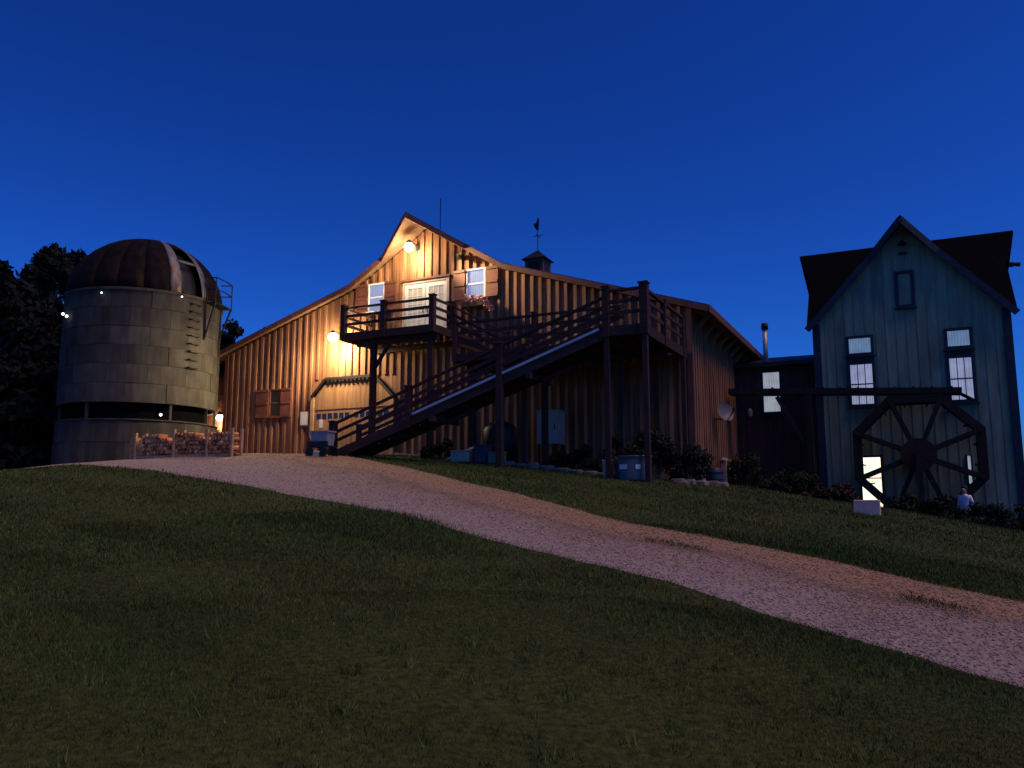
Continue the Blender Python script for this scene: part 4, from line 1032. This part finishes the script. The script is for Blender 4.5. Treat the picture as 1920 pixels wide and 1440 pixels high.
# ------------------------------------------------------------------ person by the wheel
def person(s, t, height, label, face):
    z0 = put(s, t); k = height/1.75
    P = {}; E = []
    def v(name, x, y, z, r, link_=None): P[name] = ((x, y, z), r); E.append((link_, name)) if link_ else None
    v('pelvis', 0, 0, .95, .15); v('waist', 0, 0, 1.10, .135, 'pelvis'); v('chest', 0, -.01, 1.30, .16, 'waist'); v('neck0', 0, 0, 1.46, .075, 'chest'); v('neck', 0, -.01, 1.53, .055, 'neck0')
    v('jaw', 0, -.03, 1.59, .075, 'neck'); v('head', 0, -.015, 1.66, .098, 'jaw'); v('crown', 0, 0, 1.71, .075, 'head'); v('nose', 0, -.125, 1.635, .016, 'head')
    for sg, S in ((-1, 'l'), (1, 'r')):
        v('sh'+S, sg*.185, 0, 1.40, .075, 'chest'); v('el'+S, sg*.25, .03, 1.13, .05, 'sh'+S); v('wr'+S, sg*.22, -.14, .93, .033, 'el'+S); v('pa'+S, sg*.21, -.19, .87, .034, 'wr'+S)
        for i in range(4):
            ln = (.062, .075, .07, .055)[i]; ox = sg*(.21-.03+.02*i)
            v('f%d%s' % (i, S), ox, -.22, .835, .009, 'pa'+S); v('g%d%s' % (i, S), ox, -.225, .835-ln, .008, 'f%d%s' % (i, S))
        v('t0'+S, sg*.17, -.21, .87, .010, 'pa'+S); v('t1'+S, sg*.155, -.235, .835, .009, 't0'+S)
        v('hip'+S, sg*.09, 0, .88, .10, 'pelvis'); v('kn'+S, sg*.10, -.02, .50, .062, 'hip'+S); v('an'+S, sg*.10, .02, .09, .043, 'kn'+S); v('to'+S, sg*.11, -.15, .035, .036, 'an'+S)
    names = list(P); me = bpy.data.meshes.new('body'); me.from_pydata([P[q][0] for q in names], [(names.index(a), names.index(b)) for a, b in E], [])
    o = bpy.data.objects.new('person_tmp', me); COL.objects.link(o)
    sk = o.modifiers.new('skin', 'SKIN'); sk.use_smooth_shade = True
    lay = me.skin_vertices[0].data if len(me.skin_vertices) else None
    if lay is None:
        bm = bmesh.new(); bm.from_mesh(me); bm.verts.layers.skin.verify(); bm.to_mesh(me); bm.free(); lay = me.skin_vertices[0].data
    for i, q in enumerate(names): lay[i].radius = (P[q][1], P[q][1]); lay[i].use_root = (q == 'pelvis')
    ss = o.modifiers.new('sub', 'SUBSURF'); ss.levels = 1; ss.render_levels = 1
    dg = bpy.context.evaluated_depsgraph_get(); dg.update()
    nm = bpy.data.meshes.new_from_object(o.evaluated_get(dg)); bpy.data.objects.remove(o)
    nm.materials.clear()
    for q in ('shirt', 'trousers', 'skin'): nm.materials.append(MATS[q])
    for p in nm.polygons:
        z = p.center.z; arm = abs(p.center.x) > .165 and z < 1.15
        p.material_index = 2 if (z > 1.50 or (arm and z < 1.12 and z > .70 and abs(p.center.x) > .15)) else (0 if z > .93 else 1)
        p.use_smooth = True
    ob = bpy.data.objects.new('person', nm); ob.location = W(s, t, z0); ob.rotation_euler = (0, 0, face); ob.scale = (k, k, k); link(ob)
    BASE[ob.name] = (0, 0, 0); tag(ob, label, 'person')
    hr = MB().sphere((0, .012, 1.70), .108, .92, 1.0, .88, 12, 8)
    hv = [(x, y, z) if not (y < -.055 and z < 1.71) else (x*.8, -.05, max(z, 1.70)) for x, y, z in hr.v]; hr.v = hv
    h_ = bpy.data.objects.new('hair', hr.mesh('hair', 'hair', (0, 0, 0), True)); link(h_, ob)
    for sg in (-1, 1):
        e_ = bpy.data.objects.new('eye', MB().sphere((sg*.034, -.092, 1.655), .011, nu=6, nv=5).mesh('eye', 'black_plastic')); link(e_, ob)
    return ob
person(18.72, 4.35, 1.72, 'person in a white shirt standing behind the hedge by the wheel', R(-60))

# ------------------------------------------------------------------ grass blades and loose gravel
def grass_mat():
    m = bpy.data.materials.new('grass_blade'); m.use_nodes = True; nt = m.node_tree; b = nt.nodes['Principled BSDF']
    b.inputs['Roughness'].default_value = .8; b.inputs['Specular IOR Level'].default_value = .15
    tc = nt.nodes.new('ShaderNodeTexCoord')
    n1 = nt.nodes.new('ShaderNodeTexNoise'); n1.inputs['Scale'].default_value = .5; n1.inputs['Detail'].default_value = 5
    at = nt.nodes.new('ShaderNodeAttribute'); at.attribute_name = 'tone'
    nt.links.new(tc.outputs['Object'], n1.inputs['Vector'])
    r1 = nt.nodes.new('ShaderNodeValToRGB'); r1.color_ramp.elements[0].position = .32; r1.color_ramp.elements[1].position = .68
    r1.color_ramp.elements[0].color = (.090, .104, .026, 1); r1.color_ramp.elements[1].color = (.052, .090, .018, 1)
    nt.links.new(n1.outputs[0], r1.inputs[0])
    mx = nt.nodes.new('ShaderNodeVectorMath'); mx.operation = 'SCALE'
    nt.links.new(r1.outputs[0], mx.inputs[0]); nt.links.new(at.outputs['Fac'], mx.inputs[3]); nt.links.new(mx.outputs[0], b.inputs['Base Color'])
    MATS['grass_blade'] = m
grass_mat()
def blades(n, rmin, rmax, hgt, wid, seed):
    g = np.random.default_rng(seed)
    ang = g.uniform(-R(37), R(37), n); r = np.sqrt(g.uniform(rmin**2, rmax**2, n)) if rmax < 16 else np.exp(g.uniform(np.log(rmin), np.log(rmax), n))
    x, y = r*np.sin(ang), r*np.cos(ang)
    jx, jy = g.normal(0, .13, n), g.normal(0, .13, n)          # the sward frays out over the edge of the drive
    k = ~inside(x+jx, y+jy, ROADPOLY)
    dx, dy = x-ORG.x, y-ORG.y; s = dx*EX.x+dy*EX.y; t = dx*EN.x+dy*EN.y
    k &= (t < -.2) | (s > 10.8); k &= ~((s > 13.8) & (t > 6.8)); k &= ~((np.hypot(x-SC.x, y-SC.y)) < 3.3)
    x, y, r = x[k], y[k], r[k]; n = len(x); z = H(x, y)
    a = g.uniform(0, 2*np.pi, n); sc = np.clip(r/8, .8, 4.0)
    patch = .75+.5*(np.sin(x*1.3+np.sin(y*.9)*2)*np.cos(y*1.1+x*.4))*.5
    h = hgt*g.uniform(.5, 1.4, n)*np.clip(sc, .9, 1.7)*patch; w = wid*sc*g.uniform(.7, 1.3, n)
    lean = g.uniform(.1, .9, n)*h; la = g.uniform(0, 2*np.pi, n)
    B = np.stack([x, y, z-.01], -1); d = np.stack([np.cos(a)*w, np.sin(a)*w, np.zeros(n)], -1)
    tip = B+np.stack([np.cos(la)*lean, np.sin(la)*lean, h], -1)
    V = np.stack([B-d, B+d, tip], 1).reshape(-1, 3)
    stripe = 1+.16*np.sign(np.sin((x*.62+y*.78)*2*np.pi/2.3+.5*np.sin(x*.3)))
    dry = np.where(g.random(n) < .06, 1.9, 1.0)
    return V, np.repeat(g.uniform(.35, 1.45, n)*stripe*dry, 3)
Vs, Ts = [], []
for a in ((230000, 4.2, 9.5, .042, .0042, 1), (170000, 9.0, 15.5, .042, .0048, 2), (150000, 14, 40, .045, .005, 3)):
    v_, t_ = blades(*a); Vs.append(v_); Ts.append(t_)
# tufts along the crown of the drive
g = np.random.default_rng(9); n = 9000
u = g.uniform(.50, .97, n); vv = .60+g.normal(0, .035, n); keep = (np.sin(u*95)+np.sin(u*43+1)) > .55; u, vv = u[keep], vv[keep]; n = len(u)
ii = (u*(len(EL_)-1)).astype(int)
x = EL_[ii, 0]*(1-vv)+EU_[ii, 0]*vv+g.normal(0, .06, n); y = EL_[ii, 1]*(1-vv)+EU_[ii, 1]*vv+g.normal(0, .06, n); z = H(x, y)+.03
a = g.uniform(0, 6.28, n); h = g.uniform(.02, .07, n); Bp = np.stack([x, y, z], -1); d = np.stack([np.cos(a)*.008, np.sin(a)*.008, a*0], -1)
la = g.uniform(0, 6.28, n); tip = Bp+np.stack([np.cos(la)*h*.7, np.sin(la)*h*.7, h], -1)
Vs.append(np.stack([Bp-d, Bp+d, tip], 1).reshape(-1, 3)); Ts.append(np.repeat(g.uniform(.3, .9, n), 3))
# ragged taller tufts the mower missed
g = np.random.default_rng(21); nt_ = 900; nb_ = 16
ang = g.uniform(-R(36), R(36), nt_); rr_ = np.sqrt(g.uniform(4.3**2, 15**2, nt_)); cx_, cy_ = rr_*np.sin(ang), rr_*np.cos(ang)
ok = ~inside(cx_, cy_, ROADPOLY); cx_, cy_ = cx_[ok], cy_[ok]; nt_ = len(cx_); tone = np.repeat(g.uniform(.5, 1.5, nt_), nb_)
x = np.repeat(cx_, nb_)+g.normal(0, .045, nt_*nb_); y = np.repeat(cy_, nb_)+g.normal(0, .045, nt_*nb_); z = H(x, y)-.01; n = len(x)
h = np.repeat(g.uniform(.05, .11, nt_), nb_)*g.uniform(.6, 1.2, n); a = g.uniform(0, 6.28, n); la = g.uniform(0, 6.28, n)
Bp = np.stack([x, y, z], -1); d = np.stack([np.cos(a)*.005, np.sin(a)*.005, a*0], -1); tip = Bp+np.stack([np.cos(la)*h*.6, np.sin(la)*h*.6, h], -1)
Vs.append(np.stack([Bp-d, Bp+d, tip], 1).reshape(-1, 3)); Ts.append(np.repeat(tone*g.uniform(.7, 1.3, n), 3))
V = np.concatenate(Vs); T_ = np.concatenate(Ts); F = np.arange(len(V)).reshape(-1, 3)
me = raw('grass_blades', V, F, 'grass_blade')
at = me.attributes.new('tone', 'FLOAT', 'POINT'); at.data.foreach_set('value', T_.astype(np.float32))
gr = link(bpy.data.objects.new('grass', me)); tag(gr, 'short mown grass blades of the lawn', 'grass', None, 'stuff')
# pebbles
g = np.random.default_rng(4); n = 40000
u = .22+.765*g.random(n)**.7; vv = g.uniform(.0, 1.0, n); f = u*(len(EL_)-1); ii = f.astype(int); fr = (f-ii)[:, None]
A = EL_[ii]*(1-fr)+EL_[np.minimum(ii+1, len(EL_)-1)]*fr; Bq = EU_[ii]*(1-fr)+EU_[np.minimum(ii+1, len(EU_)-1)]*fr
p = A*(1-vv[:, None])+Bq*vv[:, None]; cr = np.interp(vv, tt, crown[0]); z = H(p[:, 0], p[:, 1])+cr
r = .005+.017*g.random(n)**2.5; rot = g.uniform(0, 6.28, n)
oc = np.array([(1, 0, 0), (0, 1, 0), (-1, 0, 0), (0, -1, 0), (0, 0, .75), (0, 0, -.6)])
cx, sx = np.cos(rot), np.sin(rot)
ox = oc[None, :, 0]*cx[:, None]-oc[None, :, 1]*sx[:, None]; oy = (oc[None, :, 0]*sx[:, None]+oc[None, :, 1]*cx[:, None])*.8
V = np.stack([p[:, None, 0]+ox*r[:, None], p[:, None, 1]+oy*r[:, None], (z+r*.2)[:, None]+oc[None, :, 2]*r[:, None]], -1).reshape(-1, 3)
of = np.array([(0, 1, 4), (1, 2, 4), (2, 3, 4), (3, 0, 4), (1, 0, 5), (2, 1, 5), (3, 2, 5), (0, 3, 5)])
F = (np.arange(n)[:, None, None]*6+of[None]).reshape(-1, 3)
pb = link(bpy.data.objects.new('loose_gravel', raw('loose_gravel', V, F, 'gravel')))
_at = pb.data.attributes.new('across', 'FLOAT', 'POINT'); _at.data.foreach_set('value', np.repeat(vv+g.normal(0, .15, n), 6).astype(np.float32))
pb.name = 'loose_gravel'; tag(pb, 'loose gravel stones scattered over the driveway', 'gravel', None, 'stuff')
